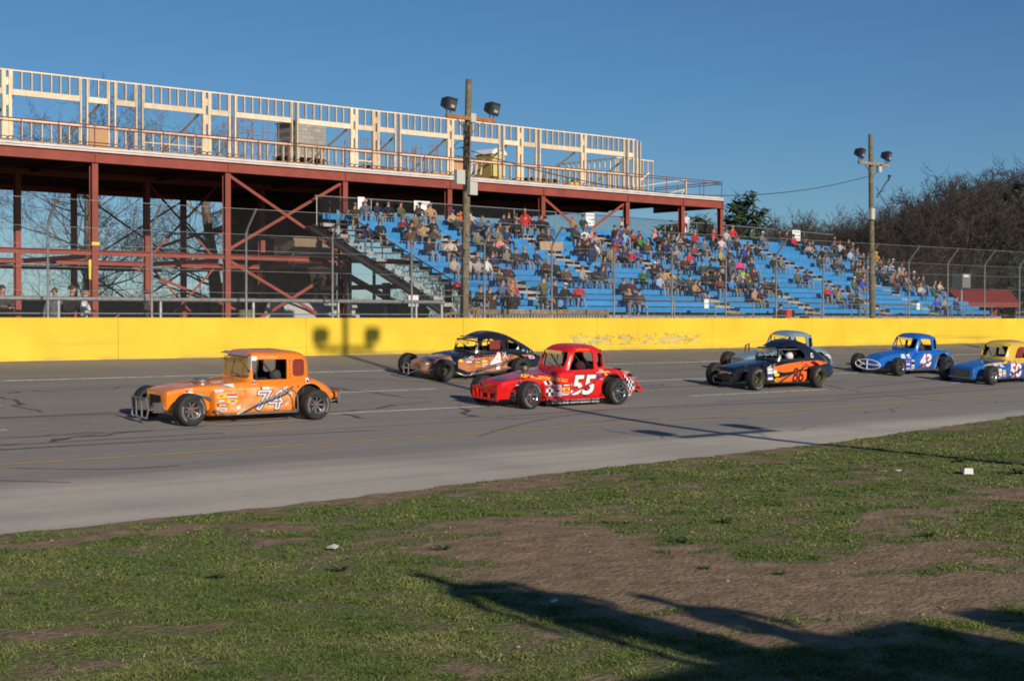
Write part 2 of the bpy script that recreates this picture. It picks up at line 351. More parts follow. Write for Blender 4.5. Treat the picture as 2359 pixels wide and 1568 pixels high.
for q in tys:
    for x in XS:
        y0 = edge_y(x)-.5; y = y0+(38.22-y0)*q; vs.append((x, y, zprof(y)))
fs = [(j*nxs+i, j*nxs+i+1, (j+1)*nxs+i+1, (j+1)*nxs+i) for j in range(len(tys)-1) for i in range(nxs-1)]
me = bpy.data.meshes.new('race_track'); me.from_pydata(vs, [], fs); me.materials.append(track_mat()); me.shade_smooth(); link('race_track', me)['kind'] = 'structure'
def strip(name, segs, w, m, lift):
    b = MB()
    for pts in segs:
        r = []
        for x, y in pts:
            r.append([Vector((x, y+s*w/2, zprof(y+s*w/2)+lift)) for s in (-1, 1)])
        b.rings(r, caps=False, closed=False)
    o = b.obj(name, m); o['kind'] = 'structure'; return o
def worn(name, c, under, k=.5):
    m = mat(name, c, .8); n = m.node_tree.nodes; l = m.node_tree.links; b = n['Principled BSDF']; tc = n.new('ShaderNodeTexCoord')
    t = n.new('ShaderNodeTexNoise'); t.inputs['Scale'].default_value = 6; t.inputs['Detail'].default_value = 8; l.new(tc.outputs['Object'], t.inputs['Vector'])
    r = n.new('ShaderNodeValToRGB'); r.color_ramp.elements[0].position = k-.12; r.color_ramp.elements[0].color = (*under, 1); r.color_ramp.elements[1].position = k+.12; r.color_ramp.elements[1].color = (*c, 1)
    l.new(t.outputs['Fac'], r.inputs['Fac']); l.new(r.outputs[0], b.inputs['Base Color']); return m
wl = worn('worn white line paint', (.75, .72, .66), (.28, .26, .23), .42)
def dash(y, xs): return [[(a+(c-a)*i/6, y) for i in range(7)] for a, c in xs]
strip('lane_line', dash(27.45, [(-30, 11.6), (18.4, 23.6), (30.5, 36.5), (43, 49)]), .12, wl, .005)
strip('lane_line', dash(31.0, [(-30, 13.0), (16.0, 24.6), (29.5, 38), (40, 60)]), .10, wl, .005)
strip('lane_line', dash(34.9, [(14.6, 26.5), (28.5, 46), (48, 80)]), .10, wl, .005)
yl = worn('worn yellow line paint', (.62, .36, .06), (.33, .28, .2), .46)
strip('yellow_line', [[(x, 23.0+max(0, x-9)**2*.0014) for x in range(-30, 72, 2)]], .12, yl, .006)
rub = mat('tyre rubber mark', (.07, .065, .06), .9, var=.4, vs=9, col2=(.23, .21, .185))
def curve(x0, y0, x1, y1, b_, n=14):
    return [(x0+(x1-x0)*i/n, y0+(y1-y0)*i/n+b_*sin(pi*i/n)) for i in range(n+1)]
strip('skid_mark', [curve(6.5, 22.9, 9.6, 20.5, .35), curve(9.6, 22.6, 11.9, 21.5, -.35)], .06, rub, .007)
strip('skid_mark', [curve(22, 25.5, 34, 24.8, .5), curve(19, 22.6, 25.5, 25.6, .4), curve(30, 26.0, 44, 26.9, -.3)], .08, rub, .007)
strip('skid_mark', [curve(5, 28.6, 16, 29.0, .25), curve(4, 26.0, 14, 26.3, .1), curve(6, 29.4, 18, 29.4, -.2), curve(2, 25.1, 15, 25.4, .1), curve(4, 24.7, 18, 24.5, .2)], .07, rub, .008)
strip('skid_mark', [curve(24, 29.4, 40, 29.2, .2), curve(38, 27.5, 52, 28.8, .4), curve(34, 25.3, 50, 26.0, -.2)], .07, rub, .009)
# --- retaining wall
def wall_mat():
    m = bpy.data.materials.new('yellow painted concrete'); m.use_nodes = True; n = m.node_tree.nodes; l = m.node_tree.links; b = n['Principled BSDF']
    tc = n.new('ShaderNodeTexCoord'); sp = n.new('ShaderNodeSeparateXYZ'); l.new(tc.outputs['Object'], sp.inputs[0])
    def noise(sc, d=6, st=(1, 1, 1)):
        t = n.new('ShaderNodeTexNoise'); t.inputs['Scale'].default_value = sc; t.inputs['Detail'].default_value = d
        mp = n.new('ShaderNodeMapping'); mp.inputs['Scale'].default_value = st; l.new(tc.outputs['Object'], mp.inputs['Vector']); l.new(mp.outputs[0], t.inputs['Vector']); return t.outputs['Fac']
    def M(op, a, c=0):
        q = n.new('ShaderNodeMath'); q.operation = op
        for i, v in enumerate((a, c)):
            if isinstance(v, (int, float)): q.inputs[i].default_value = v
            else: l.new(v, q.inputs[i])
        return q.outputs[0]
    def mr(v, a, c):
        x = n.new('ShaderNodeMapRange'); x.inputs['From Min'].default_value = a; x.inputs['From Max'].default_value = c; l.new(v, x.inputs['Value']); return x.outputs[0]
    def mix(f, a, c):
        x = n.new('ShaderNodeMix'); x.data_type = 'RGBA'; l.new(f, x.inputs['Factor'])
        for s_, v in (('A', a), ('B', c)):
            if isinstance(v, tuple): x.inputs[s_].default_value = (*v, 1)
            else: l.new(v, x.inputs[s_])
        return x.outputs['Result']
    c = mix(mr(noise(.8), .35, .7), (.76, .50, .025), (.85, .60, .04))
    box = lambda x0, x1, z0, z1: M('MULTIPLY', M('MULTIPLY', mr(sp.outputs['X'], x0, x0+.5), mr(sp.outputs['X'], x1, x1-.5)), M('MULTIPLY', mr(sp.outputs['Z'], z0, z0+.05), mr(sp.outputs['Z'], z1, z1-.08)))
    sc = M('MULTIPLY', box(35.8, 43.2, 1.42, 1.82), mr(noise(2.6, 8, (1, 1, 2.2)), .47, .56)); c = mix(M('MULTIPLY', sc, .6), c, (.42, .37, .25))
    sc2 = M('MULTIPLY', box(36.0, 43.3, 1.4, 1.9), M('LESS_THAN', M('ABSOLUTE', M('SUBTRACT', noise(1.7, 3, (1, 1, 2)), .5)), .011)); c = mix(M('MULTIPLY', sc2, .7), c, (.2, .14, .05))
    low = M('MULTIPLY', mr(sp.outputs['Z'], 1.42, 1.28), mr(noise(3, 7, (.4, 1, 3)), .42, .62)); c = mix(M('MULTIPLY', low, .5), c, (.33, .26, .12))
    rubm = M('MULTIPLY', mr(noise(.55, 7, (.25, 1, 5)), .56, .68), mr(sp.outputs['Z'], 2.0, 1.5)); c = mix(M('MULTIPLY', rubm, .45), c, (.24, .17, .06))
    strk = M('MULTIPLY', mr(noise(1.6, 4, (2.5, 1, .12)), .58, .72), mr(sp.outputs['Z'], 1.4, 2.4)); c = mix(M('MULTIPLY', strk, .22), c, (.45, .33, .10))
    l.new(c, b.inputs['Base Color']); b.inputs['Roughness'].default_value = .6
    bp = n.new('ShaderNodeBump'); bp.inputs['Strength'].default_value = .25; bp.inputs['Distance'].default_value = .01; l.new(noise(14, 6), bp.inputs['Height']); l.new(bp.outputs['Normal'], b.inputs['Normal'])
    return m
b = MB(); x = -60.0
while x < 140:
    b.rings([[Vector((q, 38.2, 1.0)), Vector((q, 38.62, 1.0)), Vector((q, 38.6, 2.37)), Vector((q, 38.56, 2.4)), Vector((q, 38.26, 2.4)), Vector((q, 38.22, 2.37))] for q in (x+.006, x+6.094)]); x += 6.1
o = b.obj('retaining_wall', wall_mat(), smooth=False); tag(o, 'low bright yellow concrete wall along the outside of the track', 'wall')

b = MB(); b.box(-40, 36, 38.62, 42.5, 1.2, 1.46); o = b.obj('walkway', conc); o['kind'] = 'structure'

strip('paving_seam', [[(x, 24.9+max(0, x-9)**2*.0012) for x in range(-20, 62, 3)], [(x, 33.1) for x in range(-20, 80, 3)]], .035, rub, .004)
# ================================================================ catch fence on the wall
def mesh_mat(name, col, cell=.055, wire=.13):
    m = bpy.data.materials.new(name); m.use_nodes = True; n = m.node_tree.nodes; l = m.node_tree.links; b = n['Principled BSDF']
    b.inputs['Base Color'].default_value = (*col, 1); b.inputs['Roughness'].default_value = .5; b.inputs['Metallic'].default_value = .3
    tc = n.new('ShaderNodeTexCoord'); sp = n.new('ShaderNodeSeparateXYZ'); l.new(tc.outputs['Object'], sp.inputs[0])
    def M(op, a, c=0):
        q = n.new('ShaderNodeMath'); q.operation = op
        for i, v in enumerate((a, c)):
            if isinstance(v, (int, float)): q.inputs[i].default_value = v
            else: l.new(v, q.inputs[i])
        return q.outputs[0]
    w = None
    for op in ('ADD', 'SUBTRACT'):
        f = M('FRACT', M('DIVIDE', M(op, sp.outputs['X'], sp.outputs['Z']), cell), 0); g = M('LESS_THAN', f, wire)
        w = g if w is None else M('MAXIMUM', w, g)
    l.new(w, b.inputs['Alpha']); return m
link_m = mesh_mat('chain link mesh', (.26, .26, .26), wire=.036)
fence = thing('catch_fence', 'tall wire catch fence with bent-over galvanised posts on the yellow wall', 'fence', (0, 38.45, 2.4))
PX = [17.4+3.04*i for i in range(-4, 27)]
pb = MB(); pb.tube([(0, 0, 0), (0, 0, 2.45), (0, -.1, 2.62), (0, -.55, 3.13)],   .034, 8); pm = pb.data('fence_post', mat('dull galvanised post', (.30, .30, .29), .5, metal=.5, var=.25, vs=9), True)
for x in PX: link('post', pm, fence, (x, 0, 0))
x0, x1 = PX[0], PX[-1]
b = MB(); b.mesh([(x0, 0, .02), (x1, 0, .02), (x1, 0, 2.45), (x0, 0, 2.45)], [(0, 1, 2, 3)]); b.mesh([(x0, 0, 2.45), (x1, 0, 2.45), (x1, -.55, 3.13), (x0, -.55, 3.13)], [(0, 1, 2, 3)])
b.obj('wire_mesh', link_m, fence)
for z in (.12, .72, 1.35, 1.95, 2.42):
    b = MB(); b.tube([(x0, -.045, z), (x1, -.045, z)], .007, 4); b.obj('cable', galv, fence)
b = MB(); b.tube([(x0, -.57, 3.12), (x1, -.57, 3.12)], .009, 4); b.obj('cable', galv, fence)
# low pipe railing just behind the wall
rail = thing('pipe_railing', 'fat galvanised pipe railing on short posts behind the yellow wall, beside the stands', 'railing', (0, 39.1, 1.25))
b = MB(); b.tube([(-5, 0, 1.66), (31.4, 0, 1.66)], .062, 10); b.obj('top_pipe', galv, rail, True)
for x in [18.0-3.06*3+3.06*i for i in range(8)]+[31.3]:
    b = MB(); b.tube([(x, 0, 0), (x, 0, 1.62)], .05, 8); b.obj('post', galv, rail, True)
b = MB(); b.tube([(-5, 0, 1.25), (31.4, 0, 1.25)], .012, 5); b.obj('lower_wire', galv, rail, True)
# ================================================================ light poles
glass_d = mat('dark floodlight glass', (.10, .10, .10), .15, spec=.8); glass_l = mat('floodlight glass', (.55, .56, .53), .12, spec=.8); hous = mat('floodlight housing', (.035, .035, .04), .45)
box_m = mat('pale metal cabinet', (.50, .50, .44), .5); arm_m = mat('rust-stained timber arm', (.36, .15, .05), .8, var=.3, vs=4)
def lamp(parent, x, y, z, yaw, pitch, s=1):
    M = Matrix.Translation((x, y, z)) @ Matrix.Rotation(yaw, 4, 'Z') @ Matrix.Rotation(pitch, 4, 'X')
    b = MB(); P = [(-.27, -.2, .27, .2, -.16), (-.30, -.22, .30, .22, -.14), (-.30, -.22, .30, .22, -.06), (-.17, -.13, .17, .13, .22), (-.12, -.1, .12, .1, .25)]
    b.rings([[M @ Vector((q*s, r, p*s)) for q, p in ((a, c), (d, c), (d, e), (a, e))] for a, c, d, e, yy in P for r in (yy*s,)])
    o = b.obj('floodlight', hous, parent); b = MB(); b.box(-.21*s, .21*s, -.168*s, -.1605*s, -.14*s, .14*s, M); b.obj('lens', glass_d, o); b = MB(); b.box(-.13*s, .13*s, -.176*s, -.1685*s, -.11*s, -.02*s, M); b.obj('lens_glint', glass_l, o)  # the pale pane is a bright reflection painted onto the lens
    b = MB(); b.tube([(x-.1, y, z-.2*s), (x-.1, y, z-.36*s)], .02, 6); b.tube([(x+.06, y, z-.2*s), (x+.06, y, z-.36*s)], .02, 6); b.obj('bracket', hous, o)
def light_pole(x, y, zb, h, lean, armz, arm_l, label, arms=None, ex=True, armmat=None, pr=.16):
    t = thing('light_pole', label, 'light pole', (x, y, zb))
    b = MB(); b.tube([(lean*q, 0, h*q) for q in (0, .25, .5, .75, 1)], [pr*(1-.35*q) for q in (0, .25, .5, .75, 1)], 14); b.obj('pole', polew, t, True)
    for az, L in [(armz, arm_l)]+(arms or []):
        cx = lean*az/h
        b = MB(); b.box(cx-L/2, cx+L/2, -.2, -.11, az-.07, az+.07); b.obj('crossarm', armmat or arm_m, t)
        for s in (-1, 1):
            lamp(t, cx+s*(L/2-.12), -.15, az+.42, R(24), R(14), 1)
            b = MB(); b.bar((cx+s*L*.28, -.13, az-.05), (cx+s*.08, -.1, az-.5), .04, .015); b.obj('brace', arm_m, t)
    return t
p1 = light_pole(32.98, 40.0, 1.25, 9.27, .22, 7.93, 2.15, 'wooden pole with two floodlights on an orange-brown crossarm before the blue stands')
gb = MB()
for (dx, dy, z, s) in ((.26, -.14, 7.95, .15), (-.36, -.22, 5.9, .24), (.22, -.2, 5.55, .22)):
    b = MB(); b.box(dx-s*.75, dx+s*.75, dy-.08, dy+.08, z-s, z+s); b.obj('control_box', box_m, p1)
b = MB()
for s in range(9):
    a = s*.8; b.tube([(.12*sin(q*.5+a)+.02, -.13-.03*sin(q+a), 7.7-q*.32+.05*cos(s)) for q in range(8)], .012, 4)
b.tube([(.0, -.12, 7.2), (-.35, -.15, 7.1), (-.55, -.15, 6.95), (-.45, -.15, 6.85), (-.05, -.13, 6.95)], .012, 4); b.tube([(-.14, -.12, 1.2), (-.15, -.14, 4.5), (-.12, -.14, 7)], .016, 4)
b.obj('cable_bundle', mat('black cable', (.02, .02, .02), .6), p1)
for z in (4.6, 2.95):
    b = MB(); b.lathe([(.001, 0), (.06, .0), (.05, .03), (.001, .035)], 10, Matrix.Translation((.05, -.15, z-.6)) @ Matrix.Rotation(R(90), 4, 'X')); b.obj('metal_tag', galv, p1)
p2 = light_pole(57.75, 40.9, 1.25, 9.45, -.25, 8.1, 2.25, 'distant wooden pole with two floodlights on a grey crossarm beside the treeline', armmat=oldwood, pr=.15)
b = MB(); b.box(.14, .36, -.2, -.02, 7.75, 8.1); b.obj('control_box', box_m, p2); b = MB(); b.box(-.42, -.16, -.2, 0, 5.6, 6.1); b.obj('control_box', box_m, p2)
b = MB(); b.bar((.1, -.1, 6.6), (.75, -.3, 7.5), .04); b.bar((.1, -.1, 6.75), (.5, -.25, 6.95), .03); b.tube([(.7, -.3, 7.4), (.85, -.32, 7.65), (.7, -.3, 7.6)], .05, 6); b.obj('bracket', hous, p2)
cabm = mat('overhead cable', (.06, .06, .06), .6)
def catenary(p, q, sag, lab, r=.018):
    b = MB(); p = Vector(p); q = Vector(q); b.tube([p.lerp(q, i/24)-Vector((0, 0, sag*4*(i/24)*(1-i/24))) for i in range(25)], r, 5); tag(b.obj('overhead_cable', cabm), lab, 'cable')
catenary((32.9, 40.1, 8.2), (57.6, 40.9, 8.85), 1.25, 'thin black cable sagging between the two wooden floodlight poles')
catenary((58.1, 41, 8.35), (95, 62, 7.6), 1.0, 'thin cable running from the distant pole toward the dark trees')
# the pole whose long shadow crosses the track (stands on the infield, out of the picture)
ps = light_pole(21.6, 7.0, 0, 16.6, 0, 14.3, 2.15, 'tall infield light pole that throws the long shadow over the track', arms=[(5.6, 3.0)], pr=.15)
# ================================================================ steel deck under construction
deck = thing('steel_deck', 'red steel deck on tall columns carrying the unfinished timber building', 'deck', (0, 0, 1.25))
CX = [27.74-6.1*i for i in range(5, 0, -1)]+[27.74+6.1*i for i in range(6)]+[62.6, 65.85]
def Z(z): return z-1.25
def ibeam(b, p, q, w, h):
    b.bar(p, q, .02, h); P, Q = Vector(p), Vector(q)
    for s in (-1, 1): b.bar(P+Vector((0, 0, s*(h/2-.012))), Q+Vector((0, 0, s*(h/2-.012))), w, .024)
def column(x, y, z1, w=.25):
    b = MB(); b.box(x-w/2, x+w/2, y-w/2, y-w/2+.02, 0, Z(z1)); b.box(x-w/2, x+w/2, y+w/2-.02, y+w/2, 0, Z(z1)); b.box(x-.012, x+.012, y-w/2+.02, y+w/2-.02, 0, Z(z1)); b.obj('column', steel, deck)
for x in CX: column(x, 57.0, 8.6, .26)
RX = [x for x in CX if x < 64]
for x in RX:
    if x < 42: column(x-.6, 63.0, 8.6)
    if x < 47: column(x-.2, 71.3, 8.6)
xs0, xs1 = CX[0], CX[-1]
b = MB(); b.box(xs0, xs1+.1, 56.86, 56.9, 8.61-1.25, 9.02-1.25); b.box(xs0, xs1+.1, 56.78, 57.05, 8.60-1.25, 8.625-1.25); b.box(xs0, xs1+.1, 56.78, 57.05, 9.005-1.25, 9.03-1.25)
for x in CX: b.box(x-.02, x+.02, 56.8, 56.86, Z(8.63), Z(9.0))
b.obj('fascia_beam', steel, deck)
b = MB(); b.box(xs1+.1, xs1+.14, 56.86, 62.3, Z(8.61), Z(9.02)); b.obj('end_beam', steel, deck)
for y in (63.0, 71.3):
    b = MB(); b.box(xs0, 62.8 if y > 60 else xs1, y-.12, y+.12, Z(8.55), Z(8.95)); b.obj('roof_beam', steel, deck)
for i, x in enumerate(RX):
    b = MB(); b.box(x-.1, x+.1, 56.95, 71.2, Z(8.62), Z(8.97)); b.obj('cross_beam', mat('shade-darkened joist steel', (.06, .02, .015), .7), deck)  # red steel coloured near black to stand for the shade under the deck
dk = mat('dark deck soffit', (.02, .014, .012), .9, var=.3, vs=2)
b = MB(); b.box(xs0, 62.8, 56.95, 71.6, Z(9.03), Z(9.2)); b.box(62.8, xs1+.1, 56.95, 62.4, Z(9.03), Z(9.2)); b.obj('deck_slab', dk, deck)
for i in range(12):
    b = MB(); y = 58.1+i*1.15; b.box(xs0, 62.7, y-.05, y+.05, Z(8.78), Z(9.02)); b.obj('joist', mat('shade-darkened joist steel', (.06, .02, .015), .7), deck)
flash = mat('white metal flashing', (.72, .70, .68), .45, var=.15, vs=2)
b = MB(); b.box(xs0, xs1+.1, 56.84, 56.95, Z(9.035), Z(9.10)); b.box(xs0, xs1+.1, 56.85, 56.95, Z(9.125), Z(9.205)); b.obj('edge_flashing', flash, deck)
b = MB(); b.box(xs0, xs1-.1, 57.0, 62.3, Z(9.205), Z(9.27)); b.box(xs0, 62.8, 62.3, 71.6, Z(9.205), Z(9.27)); b.obj('floor_sheathing', osb, deck)
for (y, z, xa, xb) in ((57.0, 5.0, xs0, 46.0), (63.0, 4.83, xs0, 41.0), (71.3, 4.86, xs0, 38.5)):
    b = MB(); ibeam(b, (xa, y, Z(z)), (xb, y, Z(z)), .18, .21); b.obj('floor_beam', steel, deck)
for x in CX[2:8]:
    b = MB(); ibeam(b, (x-.3, 57.15, Z(4.84)), (x-.3, 71.15, Z(4.84)), .14, .18); b.obj('cross_girder', steel, deck)
def brace(p, q, w=.13):
    b = MB(); b.bar((p[0], p[1], Z(p[2])), (q[0], q[1], Z(q[2])), w, .04, up=(0, 1, 0)); b.obj('brace', steel, deck)
cx = [27.74+6.1*i for i in range(6)]
brace((cx[1]+.1, 57, 8.5), (cx[2]-.1, 57, 5.3)); brace((cx[1]+.1, 57.06, 5.3), (cx[2]-.1, 57.06, 8.5))
brace((cx[1]+.1, 57, 4.85), (cx[2]-.1, 57, 1.9)); brace((cx[1]+.1, 57.06, 1.5), (cx[2]-.1, 57.06, 4.7))
brace((cx[4]+.1, 57, 8.5), (cx[5]-.1, 57, 5.0)); brace((cx[4]+.1, 57.06, 5.0), (cx[5]-.1, 57.06, 8.5))
for dz0, dz1 in ((8.5, 5.1), (4.8, 1.3)):
    brace((cx[1]-.5, 63, dz0), (cx[1]+3.0, 63, dz1), .09); brace((cx[1]-.5, 63.05, dz1), (cx[1]+3.0, 63.05, dz0), .09)
    brace((cx[1]+.3, 71.3, dz0), (cx[2]-.2, 71.3, dz1), .09); brace((cx[1]+.3, 71.35, dz1), (cx[2]-.2, 71.35, dz0), .09)
brace((cx[1]+.2, 66, 4.8), (cx[2]+2, 66, 2.0)); brace((cx[1]+.2, 66.1, 5.3), (cx[2], 66.1, 7.2))
sil = mat('red railing paint', (.20, .04, .035), .55)
rl = thing('deck_railing', 'thin dark red pipe railing along the front of the steel deck', 'railing', (0, 56.9, 9.03))
for z in (1.07, .95, .10):
    b = MB(); b.tube([(xs0, 0, z), (xs1+.05, 0, z)]+([(xs1+.05, 5.2, z)] if z > .9 else []), .022, 6); b.obj('rail', sil, rl)
b = MB(); b.tube([(0, 0, -.05), (0, 0, 1.09)], .024, 6); rp = b.data('railing_post', sil)
x = 27.74-1.525*12
while x < xs1+.2:
    link('post', rp, rl, (x, 0, 0)); x += 1.525
for y in (1.7, 3.4, 5.2): link('post', rp, rl, (xs1+.05, y, 0))
tape = mat('yellow caution tape', (.75, .65, .05), .5)
b = MB(); b.box(cx[0]-.16, cx[0]+.17, 56.83, 56.86, Z(5.3), Z(5.42)); b.mesh([(cx[0]-.30, 56.84, Z(4.7)), (cx[0]-.18, 56.84, Z(4.72)), (cx[0]-.2, 56.84, Z(3.9)), (cx[0]-.29, 56.84, Z(3.95))], [(0, 1, 2, 3)]); b.obj('caution_tape', tape, deck)
# --- timber frame
tf = thing('timber_frame', 'long pale timber stud wall of the unfinished building on the red deck', 'timber framing', (0, 58.3, 9.27))
H = 2.92
xs = [xs0, 24.7, 27.94, 29.17, 30.42, 33.61, 34.89, 38.12, 41.4, 42.67, 43.95, 47.19, 50.51, 51.78, 53.01, 56.28, 59.51, 60.22]
wide = {24.7, 33.61, 41.4, 42.67, 47.19, 51.78, 56.28}
b = MB(); b.box(xs0, 60.25, -.07, .07, H-.06, H); b.obj('top_plate', lumber, tf)
b = MB(); b.box(xs0, 60.7, -.07, .07, 0, .05); b.obj('bottom_plate', lumber, tf)
nstud = [0]; rest = MB()
def stud(x, z0, z1, y=0, w=.042):
    if nstud[0] < 92:
        b = MB(); b.box(x-w/2, x+w/2, y-.068, y+.068, z0, z1); b.obj('stud', lumber, tf)
    else: rest.box(x-w/2, x+w/2, y-.068, y+.068, z0, z1)
    nstud[0] += 1
for x in xs[1:]:
    if x in wide: b = MB(); b.box(x-.19, x-.06, -.075, .075, .05, H-.06); b.box(x+.06, x+.19, -.075, .075, .05, H-.06); b.box(x-.06, x+.06, -.02, .02, .3, 1.0); b.box(x-.06, x+.06, -.02, .02, 1.5, 1.9); b.box(x-.06, x+.06, -.02, .02, 2.3, 2.6); b.obj('corner_post', lumber, tf)
    else: b = MB(); b.box(x-.17, x-.11, -.075, .075, .05, H-.06); b.box(x+.11, x+.17, -.075, .075, .05, H-.06); b.obj('corner_post', lumber, tf)
b = MB(); b.box(60.6, 60.66, -.07, .07, .05, H-.1); b.obj('corner_post', lumber, tf)
for i, (a, c) in enumerate(zip(xs, xs[1:])):
    a += .19; c -= .19
    if c-a < .3: continue
    b = MB(); b.box(a, c, -.06, .06, 1.92, 2.15); b.obj('header_beam', lumber, tf)
    b = MB(); b.box(a, c, -.09, .09, .93, .985); b.box(a, c, -.07, .07, .87, .925); b.obj('window_sill', lumber, tf)
    n = max(1, int((c-a)/.39))
    for k in range(n+1):
        x = a+.02+(c-a-.04)*k/n if k < n else c-.02
        stud(x+random.uniform(-.02, .02)*(0 < k < n), 2.15, H-.06)
        if i not in (2, 11): stud(x+random.uniform(-.03, .03)*(0 < k < n), .05, .87)
    if i in (4, 8): b = MB(); b.box(a, c, -.05, .05, .46, .51); b.obj('window_sill', lumber, tf)
b = MB(); b.box(28.14, 29.0, -.09, -.075, .05, .9); b.obj('sheathing_panel', osb, tf); b = MB(); b.box(47.4, 48.6, .08, .1, .05, .9); b.obj('sheathing_panel', osb, tf)
o = rest.obj('stud', lumber, tf); o['kind'] = 'stuff'
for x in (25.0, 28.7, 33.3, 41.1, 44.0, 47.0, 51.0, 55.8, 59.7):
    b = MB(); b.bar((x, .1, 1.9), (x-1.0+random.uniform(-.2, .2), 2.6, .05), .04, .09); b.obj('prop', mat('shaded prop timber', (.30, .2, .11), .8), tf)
# second small framed room at the end of the deck
tr = thing('timber_frame', 'lower stud wall of a small framed room at the right end of the deck', 'timber framing', (62.8, 62.2, 9.27))
b = MB(); b.box(0, 3.0, -.06, .06, 2.38, 2.44); b.box(0, 3.0, -.06, .06, 0, .05); b.box(-.06, .06, 0, 5.2, 2.38, 2.44); b.box(-.06, .06, 0, 5.2, 0, .05); b.obj('top_plate', lumber, tr)
for k in range(8): b = MB(); x = .02+k*.42; b.box(x-.02, x+.02, -.05, .05, .05, 2.38); b.obj('stud', lumber, tr)
for k in range(12):
    b = MB(); y = .1+k*.44
    if 1 < k < 5: b.box(-.05, .05, y-.02, y+.02, 1.9, 2.38)
    else: b.box(-.05, .05, y-.02, y+.02, .05, 2.38)
    b.obj('stud', lumber, tr)
b = MB(); b.bar((.2, -.09, .1), (2.6, -.09, 1.7), .1, .03, up=(0, 1, 0)); b.obj('brace', lumber, tr)
tl = thing('timber_frame', 'low framed opening lying near the bare end of the deck', 'timber framing', (63.4, 58.6, 9.27))
b = MB(); b.bar((-2.6, 1.2, .35), (1.3, 0, 1.0), .05); b.bar((-.3, .3, .1), (1.3, 0, .45), .05); b.bar((1.3, 0, 0), (1.3, 0, 1.05), .1); b.bar((.8, 0, .05), (1.3, 0, .5), .05); b.bar((-2.4, 0, .04), (1.5, 0, .04), .12); b.obj('opening_frame', lumber, tl)
# --- things on the deck
cmu = mat('grey block masonry', (.36, .33, .29), .9); 
n = cmu.node_tree.nodes; l = cmu.node_tree.links; bt = n.new('ShaderNodeTexBrick'); tc = n.new('ShaderNodeTexCoord'); mp = n.new('ShaderNodeMapping'); mp.inputs['Rotation'].default_value = (R(90), 0, 0)
l.new(tc.outputs['Object'], mp.inputs['Vector']); l.new(mp.outputs[0], bt.inputs['Vector']); bt.inputs['Scale'].default_value = 1.0; bt.inputs['Brick Width'].default_value = .4; bt.inputs['Row Height'].default_value = .2; bt.inputs['Mortar Size'].default_value = .012
bt.inputs['Color1'].default_value = (.42, .38, .33, 1); bt.inputs['Color2'].default_value = (.27, .25, .23, 1); bt.inputs['Mortar'].default_value = (.2, .19, .18, 1); l.new(bt.outputs['Color'], n['Principled BSDF'].inputs['Base Color'])
b = MB(); b.box(43.4, 45.1, 66, 68, 9.2, 12.5); b.box(43.3, 45.2, 65.9, 68.1, 12.5, 12.56); o = b.obj('block_tower', cmu); tag(o, 'grey concrete block tower rising behind the stud wall', 'stair tower')
scm = mat('scaffold tube', (.30, .19, .13), .6, var=.3)
def scaffold(x, y, w, h, lab):
    t = thing('scaffold', lab, 'scaffold', (x, y, 9.27), 0, 'scaffold frames on the deck')
    for yy in (0, 1.5):
        for xx in (0, w):
            b = MB(); b.tube([(xx, yy, 0), (xx, yy, h)], .025, 6); b.obj('standard', scm, t)
        b = MB(); z = .5
        while z < h: b.tube([(0, yy, z), (w, yy, z)], .02, 5); z += .48
        b.tube([(w*.3, yy, .5), (w*.3, yy, h-.1)], .018, 5); b.obj('rungs', scm, t)
    b = MB(); b.tube([(0, 0, .6), (0, 1.5, h-.2)], .015, 4); b.tube([(w, 1.5, .6), (w, 0, h-.2)], .015, 4); b.obj('cross_brace', scm, t)
scaffold(39.6, 65.5, .8, 3.1, 'rusty scaffold frame seen through the bay left of the block tower'); scaffold(41.0, 65.5, .9, 2.9, 'rusty scaffold frame right against its twin before the block tower')
scaffold(46.3, 64.5, 1.3, 2.6, 'wider rusty scaffold frame right of the block tower'); scaffold(49.0, 64.5, .9, 2.4, 'narrow scaffold frame with tall rungs beyond the wider one'); scaffold(50.8, 64.5, .6, 2.5, 'slim scaffold frame farthest along from the block tower')
tb = thing('portable_toilet', 'yellow portable toilet with white domed roof on the deck', 'portable toilet', (53.4, 62.5, 9.27), R(8))
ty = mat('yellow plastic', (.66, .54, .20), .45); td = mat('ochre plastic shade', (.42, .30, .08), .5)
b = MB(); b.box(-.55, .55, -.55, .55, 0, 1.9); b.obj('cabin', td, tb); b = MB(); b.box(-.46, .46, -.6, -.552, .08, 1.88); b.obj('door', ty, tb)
b = MB(); b.rings([[Vector((cos(R(180)*i/10)*.62, y, 1.9+.34*sin(R(180)*i/10))) for i in range(11)] for y in (-.66, .62)]); b.obj('roof', white, tb, True)
def pile(name, x, y, n, L, lab, m, cat, dz=.05, w=.3):
    b = MB(); rr = random.Random(int(x*7))
    for k in range(n):
        for j in range(3): b.box(-L/2+rr.uniform(-.1, .1), L/2+rr.uniform(-.1, .1), j*w, j*w+w*.85, k*dz*1.2, k*dz*1.2+dz)
    o = b.obj(name, m); o.location = (x, y, 9.27); tag(o, lab, cat); return o
pile('lumber_stack', 40.8, 61.5, 14, 2.4, 'dark stack of lumber on the deck before the scaffold pair', mat('wet lumber', (.17, .10, .06), .8, var=.4), 'lumber stack'); pile('lumber_stack', 45.4, 61.0, 11, 2.2, 'brown stack of boards below the block tower', mat('brown boards', (.20, .11, .07), .8, var=.4), 'lumber stack')
pile('plywood_stack', 56.4, 61.5, 11, 2.2, 'grey-green stack of sheet boards right of the portable toilet', mat('grey sheet boards', (.26, .24, .14), .8, var=.2), 'board stack', .06, .5)
pile('plywood_stack', 47.9, 60.3, 7, 1.2, 'small stack of sheets by a leaning frame on the deck', osb, 'board stack', .06, .4)
b = MB()
